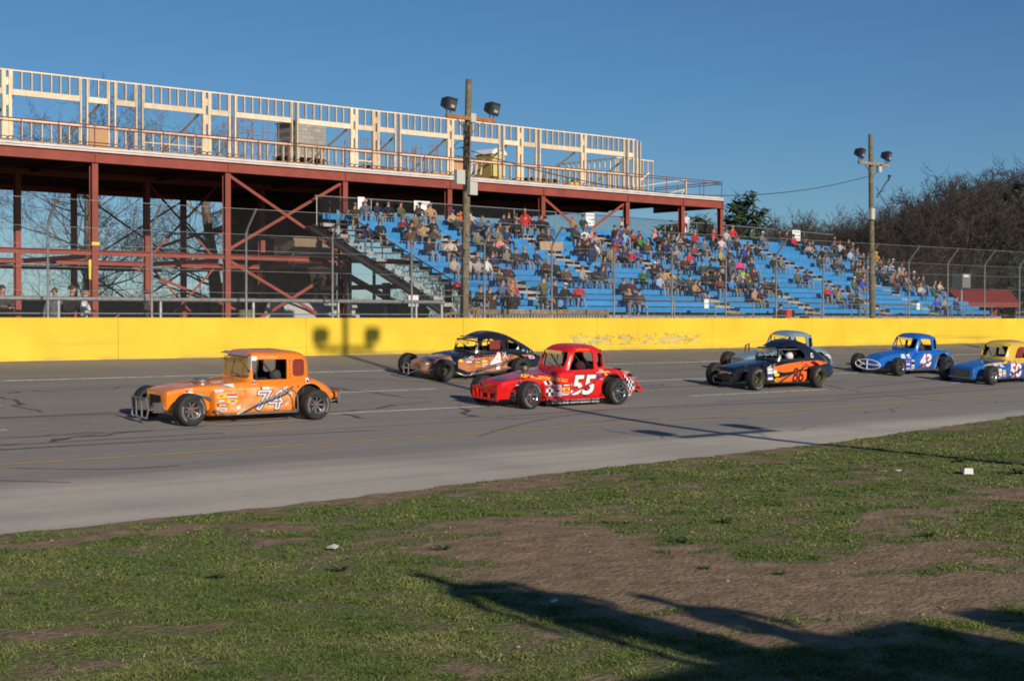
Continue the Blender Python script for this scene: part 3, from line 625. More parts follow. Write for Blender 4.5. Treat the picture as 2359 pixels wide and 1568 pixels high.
for k in range(6): b.bar((k*.32, 0, .02), (k*.32+.45, .3, 1.35-.03*k), .04, .09)
b.bar((-.1, 0, .75), (2.2, .2, 1.2), .05); b.bar((.2, .3, 1.35), (2.2, .35, 1.25), .05); o = b.obj('leaning_frame', lumber); o.location = (48.6, 59.6, 9.27); tag(o, 'tilted bundle of framing lumber leaning behind the railing', 'lumber')
gen = thing('generator', 'small yellow machine on the deck floor near the end room', 'generator', (57.6, 60.5, 9.27)); gy = mat('machine yellow', (.75, .42, .02), .5)
b = MB(); b.rings([[Vector((x*s, y*s, z)) for x, y in ((-.4, -.3), (.4, -.3), (.4, .3), (-.4, .3))] for z, s in ((.05, 1), (.35, 1), (.55, .7))]); b.obj('housing', gy, gen); b = MB(); b.tube([(-.4, 0, .3), (-.4, 0, .8), (.4, 0, .8), (.4, 0, .3)], .03, 6); b.lathe([(.01, 0), (.15, 0), (.15, .2), (.01, .2)], 12, Matrix.Translation((.1, 0, .5))); b.obj('frame', dark, gen)
# --- dark block beneath the deck
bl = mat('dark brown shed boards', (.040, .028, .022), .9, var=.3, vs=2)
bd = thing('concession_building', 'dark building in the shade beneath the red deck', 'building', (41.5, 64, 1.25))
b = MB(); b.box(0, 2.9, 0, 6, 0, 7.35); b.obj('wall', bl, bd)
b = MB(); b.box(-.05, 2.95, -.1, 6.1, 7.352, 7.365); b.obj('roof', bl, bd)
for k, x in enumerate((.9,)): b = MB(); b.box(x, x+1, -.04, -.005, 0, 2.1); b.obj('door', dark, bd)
bt_ = thing('booth', 'beige siding booth hung in the steel frame below the deck', 'booth', (38.9, 59.6, 5.35)); bs = mat('beige siding', (.33, .25, .155), .8, var=.15)
b = MB(); b.box(0, 3.1, 0, 1.6, 0, .78); b.obj('wall', bs, bt_); b = MB(); b.box(-.15, 3.2, -.1, 1.7, .785, .83); b.obj('roof', oldwood, bt_); b = MB(); b.box(-.05, .05, -.05, .05, -.7, 0); b.box(3.0, 3.1, -.05, .05, -.7, 0); b.obj('leg', oldwood, bt_)
b = MB(); b.box(44.6-.3, 44.6+.55, 60.2, 60.5, 5.9, 6.5); o = b.obj('junction_cabinet', box_m); o.location = (-3.3, -2.9, .1); tag(o, 'small pale cabinet at the head of the stands, beside the side stairs', 'cabinet')
# ================================================================ bleachers
XL, XR = 38.2, 82.4
def BY(x): return .00214*max(0, x-38.2)**2
Y0, PY, Z0, PZ, NR = 46.4, .65, 2.88, .275, 16
bg_ = thing('bleachers', 'long blue-benched grandstand facing the track, dotted with spectators', 'grandstand', (0, 0, 1.25))
AIS = [(39.0, 1.5, 0, 16), (43.4, 1.1, 0, 16), (49.4, 1.0, 6, 16), (55.2, 1.2, 0, 16), (62.2, 1.1, 0, 16), (69.6, 1.1, 0, 16), (75.6, 1.0, 0, 16)]
sm = MB(); nseat = 0
seg_over = MB()
for k in range(NR):
    y = Y0+k*PY; z = Z0+k*PZ-1.25
    cuts = sorted([(c-w/2, c+w/2) for c, w, a, e in AIS if a <= k < e and not (c > 70 and k % 2)])
    xa = XL+.1; segs = []
    for a, c in cuts:
        if a-xa > .2: segs.append((xa, a))
        xa = c
    xr = XR if k > 4 else XR+1.5-k*.2
    segs.append((xa, xr))
    if k == 15: segs = [(XL, 41.2), (41.9, 52.6), (53.5, 60), (61, 81.5)]
    for a, c in segs:
        b = MB(); b.box(a, c, y, y+.26, z-.045, z); b.box(a, c, y-.012, y-.001, z-.232, z-.002)
        q = a+.3
        while q < c: b.k = 1; b.box(q-.012, q+.012, y-.02, y-.0125, z-.11, z-.085); b.k = 0; q += .9
        b.obj('seat_board', [blue, alu], bg_); nseat += 1
    b = MB(); b.box(XL+1.6, xr, y-.36, y-.09, z-.46, z-.42); b.box(XL+1.6, xr, y-.37, y-.361, z-.50, z-.42); b.obj('foot_board', alu, bg_)
    b = MB()
    for c, w, a, e in AIS[1:]:
        if a <= k < e: b.box(c-w/2, c+w/2, y-.34, y-.02, z-.285, z-.25); b.box(c-w/2, c+w/2, y-.05, y+.26, z-.21, z-.17); b.box(c-w/2, c+w/2, y-.06, y-.052, z-.25, z-.17)
    b.obj('stair_tread', alu, bg_)
    b = MB(); q = XL+2.2
    while q < XR:
        b.box(q-.03, q+.03, y+.05, y+.12, z-.42, z-.045); q += 1.83
    b.obj('seat_bracket', alu, bg_)
q = XL
while q < XR+.1:
    b = MB(); b.bar((q, Y0-.45, Z0-.75-1.25), (q, Y0+NR*PY, Z0+NR*PZ-.75-1.25), .07, .3, up=(1, 0, 0))
    for k in range(1, NR, 4): b.box(q-.05, q+.05, Y0+k*PY, Y0+k*PY+.1, 0, Z0+k*PZ-2.15)
    b.obj('stringer', dark, bg_); q += 3.98/1
b = MB()
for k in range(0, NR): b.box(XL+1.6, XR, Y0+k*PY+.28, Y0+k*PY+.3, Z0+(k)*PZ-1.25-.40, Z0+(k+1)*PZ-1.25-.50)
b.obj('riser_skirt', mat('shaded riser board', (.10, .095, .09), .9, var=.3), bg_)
b = MB(); b.box(37.5, XR+2, Y0-.62, Y0-.4, 0, 1.27); b.obj('base_wall', conc, bg_)
for k in range(NR):
    b = MB(); y = Y0+k*PY; z = Z0+k*PZ-1.25; b.box(XL-.14, XL-.1, y-.35, y-.02, z-.56, z-.42); b.box(XL-.2, XL+.35, y-.37, y-.345, z-.58, z-.43); b.obj('side_step', alu, bg_)
    b = MB(); b.box(XL-.1, XL+1.58, y-.34, y+.28, z-.47, z-.435); b.obj('landing_board', mat('worn grey tread', (.10, .10, .10), .7), bg_)
# side stringer and rails
b = MB(); b.bar((XL-.15, Y0-.5, Z0-.85-1.25), (XL-.15, Y0+NR*PY, Z0+NR*PZ-.85-1.25), .1, .62, up=(1, 0, 0)); b.obj('side_stringer', dark, bg_)
b = MB()
for (yy, hh) in ((0, 1.0),): b.tube([(XL+.1, Y0-.4, Z0-1.25+.55), (XL+.1, Y0+NR*PY, Z0-1.25+NR*PZ+.55)], .028, 6)
for k in range(0, 17, 3): b.tube([(XL+.1, Y0-.4+k*PY, Z0-1.25-.45+k*PZ), (XL+.1, Y0-.4+k*PY, Z0-1.25+.55+k*PZ)], .028, 6)
b.obj('stair_rail', dark, bg_)
for (y, w) in ((48.6, .25), (51.2, .25), (54.0, .25)):
    b = MB(); b.box(XL-.2, XL+.05, y, y+w, 0, Z0+(y-Y0)/PY*PZ-2.3); b.obj('support_post', dark, bg_)
b = MB(); b.bar((XL, 47.8, .7), (XL, 56, 3.6), .2, .2, up=(1, 0, 0)); b.bar((XL, 50, 2.45), (XL, 56.2, 2.45), .2, .2, up=(1, 0, 0)); b.obj('support_brace', dark, bg_)
# back fence
zt = Z0+15*PZ-1.25
b = MB(); b.tube([(XL-.1, 56.62, zt+.82), (81.5, 56.62, zt+.82)], .03, 8); b.obj('back_rail', galv, bg_, True)
b = MB(); b.mesh([(XL, 56.64, zt-.4), (81.5, 56.64, zt-.4), (81.5, 56.64, zt+.8), (XL, 56.64, zt+.8)], [(0, 1, 2, 3)]); b.obj('back_mesh', mesh_mat('dark back mesh', (.05, .05, .045), wire=.16), bg_)
for i in range(14):
    b = MB(); b.tube([(XL+3*i, 56.62, zt-.5), (XL+3*i, 56.62, zt+.82)], .025, 6); b.obj('back_post', galv, bg_)
def bend(root):
    for ch in list(root.children):
        if ch.type != 'MESH': continue
        bm = bmesh.new(); bm.from_mesh(ch.data); xs_ = [v.co.x for v in bm.verts]; q = 42.0
        if max(xs_)-min(xs_) > 5:
            while q < max(xs_):
                if q > min(xs_): bmesh.ops.bisect_plane(bm, geom=bm.verts[:]+bm.edges[:]+bm.faces[:], plane_co=(q, 0, 0), plane_no=(1, 0, 0))
                q += 4.0
        for v in bm.verts: v.co.y += BY(v.co.x)
        bm.to_mesh(ch.data); bm.free()
bend(bg_)
# front hand rail
fr = thing('hand_rail', 'thin galvanised hand rail running before the lowest benches', 'railing', (0, 45.2, 1.25))
for z in (1.85, 1.25):
    b = MB(); b.tube([(46.6, 0, z), (82, 0, z)], .022, 6); b.obj('rail', galv, fr)
for i in range(13): b = MB(); b.tube([(46.6+2.9*i, 0, .2), (46.6+2.9*i, 0, 1.9)], .035, 6); b.obj('post', galv, fr)
bend(fr)
# wooden ramp deck with railing in front
wd = thing('wooden_platform', 'weathered wooden platform with picket railing before the stands', 'platform', (0, 44.0, 1.25))
for (a, c) in ((36.9, 38.1), (38.5, 41.0), (41.05, 43.8)):
    b = MB(); b.box(a, c, -.04, .04, 1.28, 1.48); b.obj('rail_board', oldwood, wd)
for x in (36.9, 38.3, 43.85): b = MB(); b.box(x-.07, x+.07, -.07, .07, 0, 1.5); b.obj('post', oldwood, wd)
for i in range(42): b = MB(); x = 37.05+i*.162; b.box(x-.025, x+.025, -.03, .02, .2, 1.28); b.obj('picket', oldwood, wd)
rp_ = thing('wooden_ramp', 'sloping wooden ramp with picket rail behind the pole', 'ramp', (0, 43.2, 1.25))
b = MB(); b.bar((31.6, 0, .75), (36.5, 0, 1.55), .06, .09); b.obj('rail', oldwood, rp_)
for i in range(22):
    b = MB(); x = 31.7+i*.22; b.box(x-.022, x+.022, -.02, .02, .1, .75+(x-31.6)*.163); b.obj('picket', mat('new picket wood', (.42, .27, .13), .8, var=.3), rp_)
# signs
sgn = mat('white sign board', (.82, .82, .8), .5); redl = mat('dark red lettering', (.3, .03, .03), .6)
def MX(x, y, z): return Matrix.Translation((x, y, z)) @ Matrix.Rotation(R(90), 4, 'X')
def sign(x, y, z, w, h, lab, lines, name='section_sign'):
    t = thing(name, lab, 'sign', (x, y, z)); b = MB(); b.box(-w/2, w/2, -.01, .01, -h/2, h/2); b.obj('board', sgn, t)
    for s, sz, px, pz in lines:
        text_on(t, 'lettering', s, sz, MX(px, -.016, pz), black, ext=.001)
    return t
def arrow(t, px, pz, L, d):
    b = MB(); b.box(px-L/2, px+L/2, -.018, -.013, pz-.018, pz+.018); e = px+d*L/2
    b.mesh([(e, -.016, pz-.06), (e+d*.11, -.016, pz), (e, -.016, pz+.06)], [(0, 1, 2)]); b.obj('arrow', black, t)
ZS = Z0+15*PZ+.55
for (x, w, lab, num, n2) in ((40.55, .38, 'narrow white sign at the stair end of the top row, half behind a spectator', '', ''), (44.1, .95, 'wide white section sign behind the man in the dark cap', '', ''), (55.7, .62, 'white section sign with arrows beside the dark green jacket', '', '7'), (63.8, .70, 'white section sign with the number five next to the standing child', '5', ''), (76.0, .78, 'white section sign with the number ten at the far end of the top row', '10', '9')):
    t = sign(x, 56.5+BY(x), ZS, w, .66, lab, [('SECTION', .13 if w < .8 else .16, 0, .16)] if w > .5 else [])
    if w < .5 or w > .9: continue
    arrow(t, .08, .0, w*.42, 1); arrow(t, -.04, -.2, w*.42, -1)
    if num: text_on(t, 'lettering', num, .24, MX(-w*.33, -.016, -.08), black)
    if n2: text_on(t, 'lettering', n2, .2, MX(w*.33, -.016, -.27), black)
t = sign(31.75, 41.2, 2.98, .42, .38, 'white notice board on the rail at the foot of the side stairs', [], 'notice_board')
b = MB(); b.box(-.21, .21, -.014, -.0105, -.16, -.145); b.tube([(0, .03, -.19), (0, .03, -1.7)], .03, 6); b.obj('support', dark, t)
for x, lab, hh in ((51.7, 'white double sheet notice on the hand rail below the middle benches', .42), (71.2, 'small white notice on the hand rail toward the crowded end', .36)):
    t = sign(x, 45.16+BY(x), 3.05, .3, hh, lab, [], 'notice_board'); b = MB(); b.box(-.15, .15, -.014, -.0105, -.01, .01); b.obj('fold', dark, t)
# ================================================================ behind, left
fg = mat('dark green fence screen', (.06, .14, .125), .8, var=.2, vs=.6)
o = MB().box(28, 62, 79, 79.2, 1.2, 3.35).obj('screen_fence', fg); tag(o, 'low dark green screened fence far behind the steel columns', 'fence')
sh = thing('storage_shed', 'low shed with dark pitched roof and white gable beyond the fence', 'shed', (40.0, 84, 1.2))
b = MB(); b.rings([[Vector((x, y, z)) for x, z in ((-5, 2.7), (-.5, 3.55), (2.6, 2.75), (2.6, 2.65), (-5, 2.6))] for y in (0, 5)]); b.obj('roof', mat('dark roof sheet', (.06, .06, .055), .7), sh); b = MB(); b.rings([[Vector((x, y, z)) for x, z in ((-4.6, 0), (2.3, 0), (2.3, 2.6), (-4.6, 2.6))] for y in (.2, 4.8)]); b.obj('wall', mat('shed wall white', (.6, .6, .58), .7), sh)
sh.scale = (.6, .6, .62)
# trees far away on the left horizon, right-side tent etc. -------------------------------------------
rt = thing('canopy_tent', 'red canopy shelter beyond the end of the stands', 'canopy', (117, 72, 1.0)); rt.scale = (.6, .8, .9); rt.rotation_euler = (0, 0, R(-35)); rd = mat('red canvas', (.22, .03, .024), .7, var=.15)
b = MB(); b.rings([[Vector((x, y, z)) for y, z in ((-3, 2.6), (-3, 3.0), (0, 4.3), (3, 3.0), (3, 2.6))] for x in (-4.5, 4.5)]); b.obj('canopy', rd, rt)
b = MB(); b.box(-4.4, -2.4, -2.9, -2.8, 0, 2.8); b.box(-4.4, 4.4, 2.7, 2.8, 0, 2.8); b.obj('side_curtain', rd, rt)
for x in (-4.3, 0, 4.3):
    for y in (-2.8, 2.8): b = MB(); b.tube([(x, y, 0), (x, y, 2.9)], .06, 6); b.obj('leg', dark, rt)
spk = thing('loudspeaker', 'grey loudspeaker cabinet raised on a mast behind the benches', 'loudspeaker', (90.5, 57, .45)); b = MB(); b.box(-.5, .5, -.4, .4, 4.0, 4.95); b.obj('cabinet', mat('grey cabinet', (.17, .17, .165), .7), spk); b = MB(); b.tube([(0, 0, 0), (0, 0, 4)], .08, 8); b.obj('mast', galv, spk)
b = MB(); b.box(-.4, .2, -.45, -.402, 4.72, 4.86); b.obj('lamp', white, spk)
vn_ = thing('parked_truck', 'grey pickup truck with lamps facing the track beyond the last bench', 'truck', (87.5, 50, 1.25), R(200)); gv = mat('grey truck paint', (.20, .20, .24), .4, coat=.5)
b = MB(); pr = [(2.4, .4), (2.45, .95), (1.2, 1.05), (.7, 1.6), (-.8, 1.62), (-1.0, 1.05), (-2.6, 1.0), (-2.6, .4)]; b.rings([[Vector((x, y, z)) for x, z in pr] for y in (-.9, .9)]); b.obj('body', gv, vn_)
for sx_ in (1.5, -1.6):
    for sy_ in (-.8, .8): b = MB(); b.lathe([(.02, -.12), (.36, -.12), (.38, 0), (.36, .12), (.02, .12)], 20, Matrix.Translation((sx_, sy_, .38)) @ Matrix.Rotation(R(90), 4, 'X')); b.obj('wheel', dark, vn_)
for sy_ in (-.6, .6): b = MB(); b.box(2.44, 2.48, sy_-.15, sy_+.15, .68, .85); b.obj('headlight', glass_l, vn_)
b = MB(); b.box(.95, 1.0, -.7, .7, 1.1, 1.5, Matrix.Rotation(0, 4, 'Z')); b.obj('windscreen', dark, vn_)
# wooden spool and shrub under the deck
def spool():
    t = thing('cable_spool', 'big wooden cable spool lying below the deck by the column', 'cable spool', (36.0, 59.0, 1.9)); rot = Matrix.Rotation(R(80), 4, 'X')
    b = MB(); b.lathe([(.01, -.35), (.62, -.35), (.62, -.28), (.2, -.28), (.2, .28), (.62, .28), (.62, .35), (.01, .35)], 26, rot); b.obj('drum', mat('spool wood', (.28, .17, .07), .85, var=.4, vs=8), t)
spool()
b = MB(); b.tube([(35.7, 58.5, 1.2), (35.7, 58.5, 2.75)], .35, 12); tag(b.obj('concrete_bollard', mat('mossy post', (.18, .17, .09), .9, var=.3)), 'stubby pale post standing beside the cable spool', 'bollard')
tk = thing('storage_tank', 'grey rounded tank trailer seen under the side stairs', 'tank', (38.9, 58.0, 1.25)); b = MB(); b.rings([[Vector((x*s, .9*cos(a)*s, 1.15+.85*sin(a)*s)) for a in [2*pi*i/16 for i in range(16)]] for x, s in ((-2.2, .6), (-2.0, 1), (2.0, 1), (2.2, .6))]); b.obj('shell', mat('tank grey', (.42, .42, .42), .5), tk, True)
for x in (-.7, .5): b = MB(); b.lathe([(.02, -.12), (.3, -.12), (.32, 0), (.3, .12), (.02, .12)], 18, Matrix.Translation((x, -.9, .32)) @ Matrix.Rotation(R(90), 4, 'X')); b.obj('wheel', dark, tk)
# ================================================================ trees
bark = mat('bark', (.17, .13, .09), .95, var=.4, vs=4); twigm = mat('bare twigs', (.078, .062, .05), .95, var=.35, vs=.8)
vary(twigm, .45)
def tree_mesh(seed, h, r0, levels=5, spread=1.0, low=.2, nm='bare_tree', n0=14, droop=.0, clear=None, fork=None, kids=(3, 5), flat=0):
    rr = random.Random(seed); segs = []
    def grow(p, d, L, r, lv):
        n = 6 if lv < 2 else 4; pts = [(p.copy(), r)]
        for i in range(n):
            j = .05+.045*lv
            d = (d+Vector((rr.uniform(-j, j), rr.uniform(-j, j), rr.uniform(-j, j)))+Vector((0, 0, .07-.05*(droop if lv == 1 else 0)))).normalized()
            p = p+d*L/n; r2 = r*(1-.62*(i+1)/n); pts.append((p.copy(), max(.007 if flat else .012, r2)))
            if lv < levels:
                for _ in range((0 if rr.random() < .14 else 1) if flat and lv > 2 else (rr.randint(1, 2) if lv < 2 else (1 if rr.random() < .75 else 2))):
                    a = rr.uniform(0, 2*pi); o = d.orthogonal().normalized(); o = Matrix.Rotation(a, 3, d) @ o; ang = rr.uniform(.5, 1.0)
                    grow(p.copy(), (d*cos(ang)+o*sin(ang)).normalized(), L*rr.uniform(.42, .62), max(.008 if flat else .012, r2*rr.uniform(.5, .7)), lv+1)
        segs.append(pts)
    trunk = [(Vector((0, 0, 0)), r0*1.25)]; d = Vector((0, 0, 1)); p = Vector((0, 0, 0))
    for i in range(10):
        d = (d+Vector((rr.uniform(-.05, .05), rr.uniform(-.05, .05), 0))).normalized(); p = p+d*h*.085; trunk.append((p.copy(), r0*(1-.07*i)))
        f = (i+1)/10
        if f > low:
            for _ in range(rr.randint(*kids)):
                a = rr.uniform(0, 2*pi); up = rr.uniform(-.05, .4) if flat and f < .7 else rr.uniform(.15, .75)
                grow(p.copy(), Vector((cos(a), sin(a), up)).normalized(), h*spread*rr.uniform(.28, .42)*(1.15-.45*f), r0*(rr.uniform(.18, .33) if flat else rr.uniform(.22, .4))*(1.1-.5*f), 2)
    return trunk, segs
def build_tree(name, label, loc, seed, h, r0, group=None, **kw):
    trunk, segs = tree_mesh(seed, h, r0, **kw)
    t = thing(name, label, 'tree', loc, 0, group)
    b = MB(); b.tube([p for p, r in trunk], [r for p, r in trunk], 10); b.obj('trunk', bark, t, True)
    V = []; F = []
    for pts in segs:
        base = len(V)
        for i, (p, r) in enumerate(pts):
            q = pts[min(i+1, len(pts)-1)][0]-pts[max(i-1, 0)][0]; a = q.orthogonal().normalized()*r; c = q.cross(a).normalized()*r
            V += [p+a, p-a*.5+c*.87, p-a*.5-c*.87]
        for i in range(len(pts)-1):
            for j in range(3): k = (j+1) % 3; F.append((base+i*3+j, base+i*3+k, base+i*3+3+k, base+i*3+3+j))
    me = bpy.data.meshes.new('branches'); me.from_pydata([tuple(v) for v in V], [], F); me.materials.append(twigm if r0 < .3 else bark); link('crown', me, t); return t, len(F)
t1, n1 = build_tree('bare_tree', 'tall leafless tree with spreading limbs behind the leftmost steel columns', (40.1, 83, 1.2), 21, 11.9, .28, low=.05, levels=6, spread=1.2, flat=1, kids=(3, 4))
t2, n2 = build_tree('bare_tree', 'thick-trunked leafless tree that forks behind the cross-braced columns', (44.25, 75.5, 1.2), 9, 11.6, .42, low=.12, levels=6, spread=1.0, flat=1, kids=(3, 4))
print('TREE', n1, n2)
# treeline on the right
def G_(u, Y):
    a = YAW; t = (u-1179.5)/3500; return Y*(cos(a)+t*sin(a))/(sin(a)-t*cos(a))
prot = []
for s in range(5):
    o, nf = build_tree('bare_tree', 'x', (0, 0, 0), 50+s, 10, .16, 'leafless trees of the wood beyond the stands', low=.1, levels=5, spread=.95, kids=(2, 4)); prot.append(o)
def hv(u, Y, v): D = Y/(sin(YAW)-(u-1179.5)/3500*cos(YAW)); return (732-v)*D/3500*.95+1.0
wood = [(u, Y, hv(u, Y, v)) for u, Y, v in [(1765, 100, 526), (1776, 116, 516), (1790, 116, 497), (1817, 116, 498), (1833, 108, 495), (1849, 100, 499), (1875, 100, 486), (1892, 100, 487), (1902, 108, 490), (1934, 108, 505), (1948, 100, 512), (1958, 100, 507), (1985, 108, 502), (2000, 116, 497), (1775, 92, 541), (1841, 92, 524), (1875, 92, 518), (1899, 92, 518), (1961, 92, 533), (1986, 92, 530), (2015, 92, 514), (2027, 84, 488), (2037, 90, 485), (2048, 84, 474), (2072, 97, 481), (2086, 97, 462), (2095, 84, 450), (2121, 90, 438), (2131, 84, 446), (2142, 90, 446), (2169, 90, 432), (2181, 97, 410), (2194, 97, 405), (2217, 90, 415), (2229, 84, 423), (2243, 90, 403), (2267, 90, 404), (2279, 90, 407), (2290, 90, 396), (2310, 97, 399), (2322, 90, 387), (2332, 90, 395), (2355, 97, 387), (2365, 97, 377), (2378, 84, 377), (2400, 90, 387), (2412, 84, 377), (2030, 78, 524), (2080, 78, 515), (2102, 78, 486), (2126, 78, 472), (2174, 78, 463), (2200, 78, 462), (2227, 78, 458), (2274, 78, 443), (2297, 78, 449), (2320, 78, 438), (2368, 78, 444), (2395, 78, 442), (2418, 78, 440)]]
ordw = ['first', 'second', 'third', 'fourth', 'fifth', 'sixth', 'seventh', 'eighth', 'ninth', 'tenth', 'eleventh', 'twelfth', 'thirteenth', 'fourteenth', 'fifteenth', 'sixteenth', 'seventeenth', 'eighteenth', 'nineteenth', 'twentieth']
wl_ = sorted([w for w in wood if w[0] < 2012]); wr_ = sorted([w for w in wood if w[0] >= 2012])
used = set(); rr = random.Random(5)
TENS = {2: 'twenty', 3: 'thirty', 4: 'forty', 5: 'fifty'}
def ordn(i):
    n = i+1
    return ordw[i] if i < 20 else ({30: 'thirtieth', 40: 'fortieth', 50: 'fiftieth'}[n] if n % 10 == 0 else TENS[n//10]+'-'+ordw[n % 10-1])
for i, w in enumerate(wl_+wr_):
    k = i % 5; o = prot[k] if k not in used else dup(prot[k]); used.add(k)
    u, Y, h = w; s = h/10.5
    o.location = (G_(u, Y), Y, 1.0); o.scale = (s*1.15, s*1.15, s); o.rotation_euler = (0, 0, rr.uniform(0, 6.28))
    side = w in wl_; n = (wl_ if side else wr_).index(w)
    o['label'] = ('brown leafless tree in the low wood between pine and distant pole, %s from the pine' if side else 'dark leafless tree in the tall wood beyond the distant pole, %s from that pole') % ordn(n)
# evergreens
needle = mat('pine needles', (.028, .055, .022), .8, var=.4, vs=1.2); needle2 = mat('olive needles', (.05, .062, .02), .8, var=.4, vs=1.2)
def conifer(loc, h, w, seed, label, m, dens=1.0, loose=1.0, group=None):
    rr = random.Random(seed); t = thing('pine_tree', label, 'tree', loc, 0, group); b = MB(); b.tube([(0, 0, 0), (0, 0, h*.5), (0, 0, h*.97)], [.02*h, .014*h, .003*h], 8); br = MB(); V = []; F = []
    n = int(26*dens)
    for i in range(n):
        f = .12+.86*(i/n); z = h*f; L0 = w*(1-f)**.75*rr.uniform(.6, 1.1)+.12*w
        for _ in range(3):
            a = rr.uniform(0, 2*pi); up = rr.uniform(.1, .55)*loose; L = L0*rr.uniform(.5, 1.1)
            pts = [Vector((cos(a)*L*q, sin(a)*L*q, z+L*up*q*q*1.5-.1*L*q)) for q in (0, .33, .66, 1)]; br.tube(pts, [.012*L+.01, .01, .008, .004], 4)
            for q in range(int(46*dens)):
                s = rr.uniform(.2, 1.05); p = Vector((cos(a)*L*s, sin(a)*L*s, z+L*up*s*s*1.5-.1*L*s))+Vector([rr.gauss(0, 1)*.10*w*(.4+.6*s)*.55 for _ in range(3)])
                d = Vector((rr.gauss(0, 1), rr.gauss(0, 1), rr.gauss(0, .8)+.4)).normalized(); o = d.orthogonal().normalized()*.05*w*.6; e = d*.16*w*rr.uniform(.6, 1.2)
                k = len(V); V += [p-o, p+o, p+e]; F.append((k, k+1, k+2))
    b.obj('trunk', bark, t, True); br.obj('branches', bark, t); me = bpy.data.meshes.new('needles'); me.from_pydata([tuple(v) for v in V], [], F); me.materials.append(m); link('crown', me, t); return t
Yp = 100; conifer((G_(1712, Yp), Yp, 1.2), hv(1712, Yp, 437), 5.6, 3, 'lone pine with upswept branches just past the end of the deck', needle, .85, 1.7)
Yp = 96; conifer((G_(1612, Yp), Yp, 1.2), hv(1612, Yp, 482), 4.6, 4, 'rounded olive pine partly hidden below the corner of the deck', needle2, 1.0, .7)
Yp = 96; conifer((G_(1535, Yp), Yp, 1.2), hv(1535, Yp, 500), 4.4, 14, 'olive pine under the deck end, behind the number five sign', needle2, 1.0, .7)
for u, Yp, v_, w, s, lab in ((2072, 96, 505, 2.6, 5, 'dark narrow evergreen beside the distant pole'), (1955, 110, 505, 2.4, 6, 'small pointed evergreen inside the low wood'), (2340, 80, 392, 4.2, 7, 'tall dark evergreen spire at the edge of the frame'), (2205, 80, 520, 5, 8, 'broad dark evergreen low in the tall wood'), (2290, 76, 505, 5, 9, 'large dark evergreen behind the loudspeaker'), (2120, 84, 540, 4.2, 10, 'low bushy evergreen behind the fence posts'), (2385, 76, 480, 5.5, 12, 'dark evergreen mass behind the parked truck')):
    conifer((G_(u, Yp), Yp, 1.2), hv(u, Yp, v_), w, s, lab, needle, .9, .6)
# hedgerow / undergrowth that reads as one brown mass
def mass(name, pts, h, depth, seed, n, m, lab, cat='undergrowth'):
    rs = np.random.RandomState(seed); V = []; F = []
    L = np.array(pts, float); 
    for i in range(n):
        t_ = rs.rand()*(len(L)-1); j = int(t_); f = t_-j; p = L[j]*(1-f)+L[j+1]*f; hh = h*(.65+.5*float(fbm(np.array([p[0]*.25]), np.array([seed*1.3]))[0]))
        x = p[0]+rs.randn()*.6; y = p[1]+rs.rand()*depth; z = rs.rand()**1.2*hh; s = .12+.35*rs.rand(); a = rs.rand()*6.28; up = (rs.rand()-.2)*1.6
        d = np.array([cos(a), sin(a), up]); o = np.array([-sin(a), cos(a), 0])*.05
        k = len(V); q = np.array([x, y, z+1.2]); V += [tuple(q-o), tuple(q+o), tuple(q+d*s*1.3)]; F.append((k, k+1, k+2))
    me = bpy.data.meshes.new(name); me.from_pydata(V, [], F); me.materials.append(m); o = link(name, me); tag(o, lab, cat, kind='stuff')
brush = mat('brown brush', (.085, .058, .036), .95, var=.4, vs=.6)
mass('undergrowth', [(80, 96), (110, 98), (150, 100), (190, 104)], 8.5, 12, 3, 110000, brush, 'brown leafless undergrowth at the foot of the wood')
mass('distant_wood', [(20, 190), (80, 200), (160, 210)], 5.5, 14, 7, 26000, mat('far grey wood', (.11, .085, .08), .95), 'low hazy wood on the horizon behind the green fence', 'wood')
mass('undergrowth', [(104, 88), (125, 84), (160, 80)], 9, 12, 5, 90000, mat('dark brush', (.032, .027, .02), .95, var=.4, vs=.6), 'dark tangled undergrowth below the tall wood')
